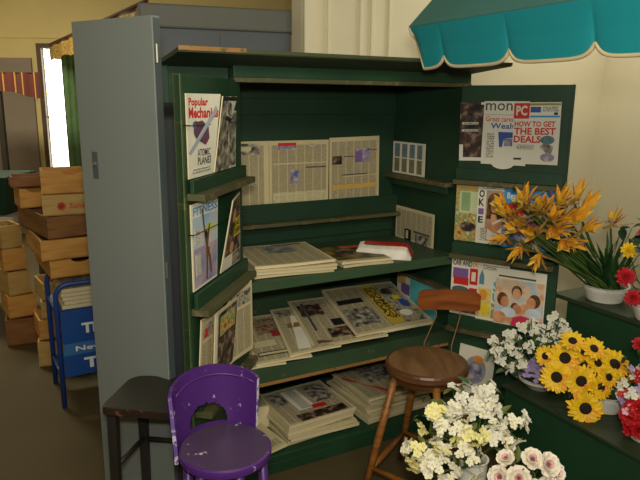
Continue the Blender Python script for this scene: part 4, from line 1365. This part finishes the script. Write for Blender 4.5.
# ------------------------------------------------------------------ teal awning over the flowers
AW = CF
aw = empty('shop_awning', CF, 'teal fabric awning with scalloped tan-bound edge over the flower stand', 'awning')
u0, zb, zt_ = 0.425, 1.612, 1.757
w_far = -0.215
b = MB()
per = 0.300
cusp0 = -0.372
N = 420
w_end = -2.30
ws_ = [w_far + (w_end - w_far) * i / N for i in range(N + 1)]


def vbottom(w):
    t = ((cusp0 - w) / per) % 1.0
    d = min(t, 1 - t) * per
    return zb + 0.040 * math.exp(-(d / 0.020)) + 0.003


def vrow(w, o):
    s = max(0.0, min(1.0, (w_far - w) / 0.05))
    zbot = vbottom(w) + (1 - s) * 0.10
    ripple = 0.0
    return Vector((u0 + o, w, zt_)), Vector((u0 + .02 + ripple + o, w, zbot + (zt_ - zbot) * .5)), Vector((u0 + .035 + ripple + o, w, zbot))


for i in range(N):
    for o, flip in ((0, 0), (.003, 1)):
        A, B_ = vrow(ws_[i], o), vrow(ws_[i + 1], o)
        for k in range(2):
            q = [A[k], A[k + 1], B_[k + 1], B_[k]]
            b.add(q if flip else q[::-1], [(0, 1, 2, 3)])
b.build('valance', TEAL, aw)
b = MB()
b.tube([vrow(w, .0015)[2] for w in ws_], .0060, 6)
b.tube([V((u0, w_far, zt_)), V((u0 + .012, w_far, zt_ - .025)), vrow(w_far, 0.0015)[2]], .004, 6)
b.build('binding', PIPING, aw, smooth=True)
b = MB()
b.hexa([V((u0, w_end, zt_)), V((u0 + 1.0, w_end, zt_ + .985)), V((u0 + 1.0, w_far, zt_ + .985)), V((u0, w_far, zt_))],
       [V((u0 - .002, w_end, zt_ + .004)), V((u0 + .998, w_end, zt_ + .989)), V((u0 + .998, w_far, zt_ + .989)), V((u0 - .002, w_far, zt_ + .004))])
b.build('canopy', plain('shaded_teal_top', (62, 116, 112), .7, .08, 3), aw)  # greyer, darker teal than the valance: canopy shade put into the colour
b = MB()
for w in (w_far - .03, -1.3, w_end + .03):
    b.tube([V((u0 + .02, w, zt_ + .005)), V((u0 + 1.0, w, zt_ + .965))], .008, 8)
b.build('frame_rod', DARKMETAL, aw)

# ------------------------------------------------------------------ left side: rack, trays, bundles
RK = frame((-1.263, 2.86, 0), 30)
rk = empty('newspaper_rack', RK, 'blue tubular newspaper rack with a white-lettered blue sign panel', 'rack')
BH = .632


def loop(y):
    pts = [(0, y, 0), (0, y, BH - .06)]
    for k in range(1, 6):
        a = PI - PI / 2 * k / 5
        pts.append((.06 + .06 * math.cos(a), y, BH - .06 + .06 * math.sin(a)))
    pts += [(.34, y, BH)]
    for k in range(1, 6):
        a = PI / 2 - PI / 2 * k / 5
        pts.append((.34 + .06 * math.cos(a), y, BH - .06 + .06 * math.sin(a)))
    pts += [(.40, y, BH - .06), (.40, y, 0)]
    return pts


for y in (0.0, 0.32):
    b = MB(); b.tube(loop(y), .0125, 10); b.build('frame_hoop', BLUE, rk, smooth=True)
for z in (.16, .495):
    for x in (0.0, .4):
        b = MB(); b.tube([(x, 0, z), (x, .32, z)], .008, 8); b.build('side_bar', BLUE, rk, smooth=True)
b = MB()
b.box(0.0, .4, .01, .31, .492, .500)
b.build('paper_tray', BLUE, rk)
b = MB(); b.box(0, .4, .01, .31, .158, .166); b.build('paper_tray', BLUE, rk)
for x in (.10, .20, .30):
    b = MB(); b.tube([(x, 0, BH), (x, .32, BH)], .006, 8); b.build('cross_bar', BLUE, rk, smooth=True)
b = MB(); b.box(.014, .386, -.016, -.010, .165, .498)
b.box(.014, .386, -.0175, -.016, .275, .335, 1)


def put_text(b, s, x0, x1, z0, z1, y, mi, bold=.02):
    tv, tf = text_mesh(s, bold)
    b.add([V((x0 + (x1 - x0) * a, y, z0 + (z1 - z0) * c)) for a, c in tv], tf, mi)


put_text(b, 'The', .105, .235, .378, .432, -.0185, 2, .04)
put_text(b, 'New York', .07, .36, .292, .318, -.0190, 2, .02)
put_text(b, 'Times', .105, .37, .195, .252, -.0185, 2, .04)
b.build('sign_panel', [BLUE_P, BLUE_L, WHITE], rk, bevel=0)
for i in range(5):
    W_ = .335 + random.uniform(-.02, .02)
    M = RK @ Matrix.Translation(Vector((.035 + random.uniform(-.01, .01), .02, .5015 + i * .0205))) @ Matrix.Rotation(math.radians(random.uniform(-1, 1)), 4, 'Z') @ FLAT
    sheet('newspaper', 'folded newspaper inside the blue rack below the wooden trays', 'newspaper', M, W_, .26, .018, [('r', .04, .04, .96, .96, TXT)], base=PAPER, edge=CREAM, group='newspapers in the blue rack', nx=3, ny=3)


def tray(M, w, d, h, mat, label, notch=False, group=None, stamp=False, notchw=.09, name='wooden_tray'):
    t = .010
    root = empty(name, M, label, 'tray', group)
    b = MB()
    b.box(0, w, 0, d, 0, .006)
    b.build('bottom_board', mat, root)
    b = MB()
    if notch:
        c = w * .42
        out = [(0, 0), (w, 0), (w, h)]
        for k in range(9):
            a = PI * k / 8
            out.append((c + notchw / 2 * math.cos(a), h - h * .22 * math.sin(a)))
        out += [(0, h)]
        b.prism(out, 0, t, 0, Matrix.Rotation(PI / 2, 4, 'X') @ Matrix.Translation((0, 0, -t)))
    else:
        b.box(0, w, 0, t, 0, h)
    if stamp:
        zc = h * .45
        b.lathe([(.012, -.0), (.020, 0.0), (.020, .0006), (.012, .0006), (.012, 0)], 20, 1, Matrix.Translation((.085, -.0001, zc)) @ Matrix.Rotation(PI / 2, 4, 'X'))
        tv, tf = text_mesh('Sunset', .02)
        b.add([V((.12 + .10 * a, -.0008, zc - .012 + .026 * c)) for a, c in tv], tf, 1)
    b.build('front_board', [mat, plain('red_stamp', (190, 70, 40), .7)], root, bevel=0)
    b = MB(); b.box(0, w, d - t, d, 0, h); b.build('back_board', mat, root)
    for x in (0, w - t):
        b = MB(); b.box(x, x + t, t, d - t, 0, h); b.build('side_board', mat, root)
    b = MB()
    return root


def tf(px, py, pz, deg):
    return frame((px, py, pz), deg)


tray(tf(-1.300, 2.915, .648, 33), .34, .44, .088, CRATE, 'notched pine tray directly on top of the blue rack', True)
tray(tf(-1.330, 2.900, .738, 33), .36, .46, .100, CRATE, 'long pine tray second from the bottom above the blue rack')
tray(tf(-1.300, 2.925, .840, 40), .35, .50, .108, CRATE2, 'dark brown tray in the middle of the stack over the rack')
tray(tf(-1.325, 2.945, .950, 24), .33, .21, .102, CRATE3, 'pale tray with red stamped lettering near the top of the stack', stamp=True)
tray(tf(-1.325, 2.950, 1.054, 24), .33, .20, .112, CRATE, 'pine tray with a notched rim topmost of the stack beside the window', True)
tray(tf(-1.535, 3.165, .950, 34), .19, .18, .100, CRATE, 'small pine tray set behind the stamped one on the brown tray', True)
tray(tf(-1.585, 3.19, 1.052, 30), .24, .16, .055, CRATE2, 'shallow brown tray resting on the small pine tray at the back', False)
tray(tf(-1.93, 3.64, 0.0, 24), .18, .26, .17, CRATE2, 'brown crate on the floor at the left edge of the picture')
tray(tf(-1.91, 3.66, .172, 36), .16, .24, .14, CRATE, 'pine crate stacked on the brown floor crate')
for i, (x, y, z, dg, w, d, h, m, lab) in enumerate([
    (-1.90, 3.67, .314, 44, .13, .20, .15, CRATE3, 'pale tray third up in the left-hand stack'),
    (-1.93, 3.69, .466, 34, .13, .20, .14, CRATE, 'pine tray fourth up in the left-hand stack'),
    (-1.92, 3.68, .608, 46, .12, .20, .14, CRATE3, 'pale tray topmost of the left-hand stack by the green bin')]):
    tray(tf(x, y, z, dg), w, d, h, m, lab)
zz = 0.0
for i, (dx, dg, w, h, m, lab) in enumerate([(0, 20, .26, .15, CRATE3, 'pale tray on the floor behind the blue rack leg'), (.01, 32, .24, .12, CRATE, 'pine tray second up behind the blue rack leg'),
                                            (.02, 24, .25, .10, CRATE3, 'pale tray third up behind the blue rack leg'), (.03, 35, .20, .10, CRATE3, 'pale tray topmost behind the blue rack leg')]):
    tray(tf(-1.60 + dx, 3.34 + .02 * i, zz, dg), w, .22, h, m, lab)
    zz += h + .002

# low table with a bin at the far left
tb = empty('side_table', frame((-2.64, 4.05, 0)), 'white-topped low table at the left edge', 'table')
b = MB(); b.box(0, .62, 0, .45, .70, .74); b.build('table_top', plain('white_table_top', (214, 210, 196), .6), tb, bevel=.004)
for x, y in ((.03, .03), (.59, .03), (.03, .42), (.59, .42)):
    b = MB(); b.box(x - .018, x + .018, y - .018, y + .018, 0, .70); b.build('leg', plain('grey_table_leg', (120, 118, 110), .6), tb)
b = MB(); b.hexa([V((0, 0, 0)), V((.44, 0, 0)), V((.44, .34, 0)), V((0, .34, 0))], [V((-.03, -.03, .25)), V((.47, -.03, .25)), V((.47, .37, .25)), V((-.03, .37, .25))])
b.box(-.045, .485, -.045, .385, .24, .26)
o = b.build('storage_bin', plain('dark_green_plastic', (20, 58, 44), .5), None, M=frame((-2.53, 4.10, .7405)), bevel=.004)
tag(o, 'dark green bin standing on the low white table at the left edge', 'bin')

# striped awning on a pole
sa = empty('market_awning', frame((-3.35, 5.5, 0)), 'red and gold striped scalloped awning on a dark pole at the left', 'awning')
b = MB()
n_ = 60
Wd = .965


def sb(x):
    return 1.512 + .05 * abs(math.sin(x * 7.3)) + (.0 if x < .9 else -.03)


pts_f = []
for o in (0.0, .006):
    vs_ = [V((Wd * i / n_, -.02 * math.sin(i * .9) * .4 + o, zz_)) for i in range(n_ + 1) for zz_ in (sb(Wd * i / n_), 1.722)]
    fsx = [(2 * i, 2 * i + 2, 2 * i + 3, 2 * i + 1) for i in range(n_)]
    b.add(vs_, fsx if o == 0 else [f[::-1] for f in fsx])
b.build('valance', stripes('red_gold_stripes', [(0, (84, 34, 27)), (.30, (176, 128, 60)), (.36, (84, 34, 27)), (.50, (60, 52, 34)), (.58, (84, 34, 27)), (.70, (176, 128, 60)), (.76, (84, 34, 27))], .17), sa)
b = MB()
b.hexa([V((0, 0, 1.716)), V((Wd, 0, 1.716)), V((Wd - .2, .5, 1.70)), V((0, .5, 1.70))], [V((0, 0, 1.722)), V((Wd, 0, 1.722)), V((Wd - .2, .5, 1.706)), V((0, .5, 1.706))])
b.build('canopy', MATS['red_gold_stripes'], sa)
for x, y in ((.575, .03), (.05, .03)):
    b = MB(); b.box(x - .022, x + .022, y - .02, y + .02, 0, 1.715); b.build('pole', plain('dark_pole', (40, 32, 26), .6), sa)

# floral valance running away to the window, green curtain at the window
FV = Matrix.Translation(Vector((-2.86, 6.85, 0))) @ Matrix.Rotation(math.atan2(-3.2, 1.95), 4, 'Z')
b = MB()
n_ = 90
Lv = 3.55
for o, fl in ((0, 0), (.006, 1)):
    vs_ = []
    for i in range(n_ + 1):
        x = Lv * i / n_
        zb_ = 1.895 + .012 * math.sin(x * 9)
        vs_ += [V((x, .012 * math.sin(x * 14) + o, zb_)), V((x, .012 * math.sin(x * 14) + o, 2.03)), V((x, o, 2.055))]
    for i in range(n_):
        a = 3 * i
        f = [(a, a + 3, a + 4, a + 1), (a + 1, a + 4, a + 5, a + 2)]
        for k, ff in enumerate(f):
            b.add([vs_[q] for q in (ff if not fl else ff[::-1])], [(0, 1, 2, 3)], k, [(vs_[q].x, vs_[q].z) for q in (ff if not fl else ff[::-1])])
o = b.build('floral_valance', [photo('floral_cloth', [(120, 84, 40), (196, 168, 90), (150, 110, 60), (214, 190, 120)], 16, 20), plain('valance_band', (84, 52, 30), .8)], None, M=FV)
tag(o, 'gold patterned cloth valance running above the grey door panel to the window', 'valance')
b = MB(); b.tube([(0, .003, 2.058), (Lv, .003, 2.058)], .012, 8)
b.tube([(Lv - .02, .003, 2.058), (Lv - .02, .003, 2.75)], .008, 8)
b.build('rail', MATS['valance_band'], o)
b = MB()
n_ = 24
for o_, fl in ((0, 0), (.006, 1)):
    vs_ = []
    for i in range(n_ + 1):
        x = .30 * i / n_
        vs_ += [V((x + (.0 if 1 else 0), .018 * math.sin(x * 90) + o_, .55)), V((x * .9, .018 * math.sin(x * 90) + o_, 1.3)), V((x, .018 * math.sin(x * 90) + o_, 2.02))]
    for i in range(n_):
        a = 3 * i
        for ff in ((a, a + 3, a + 4, a + 1), (a + 1, a + 4, a + 5, a + 2)):
            b.add([vs_[q] for q in (ff if not fl else ff[::-1])], [(0, 1, 2, 3)])
b.tube([(-.16, .003, 2.025), (.34, .003, 2.025)], .008, 8)
o = b.build('window_curtain', plain('green_curtain_cloth', (112, 144, 100), .9, .15, 12), None, M=frame((-2.775, 6.92, 0)))
tag(o, 'green curtain hanging over the right side of the bright window', 'curtain')
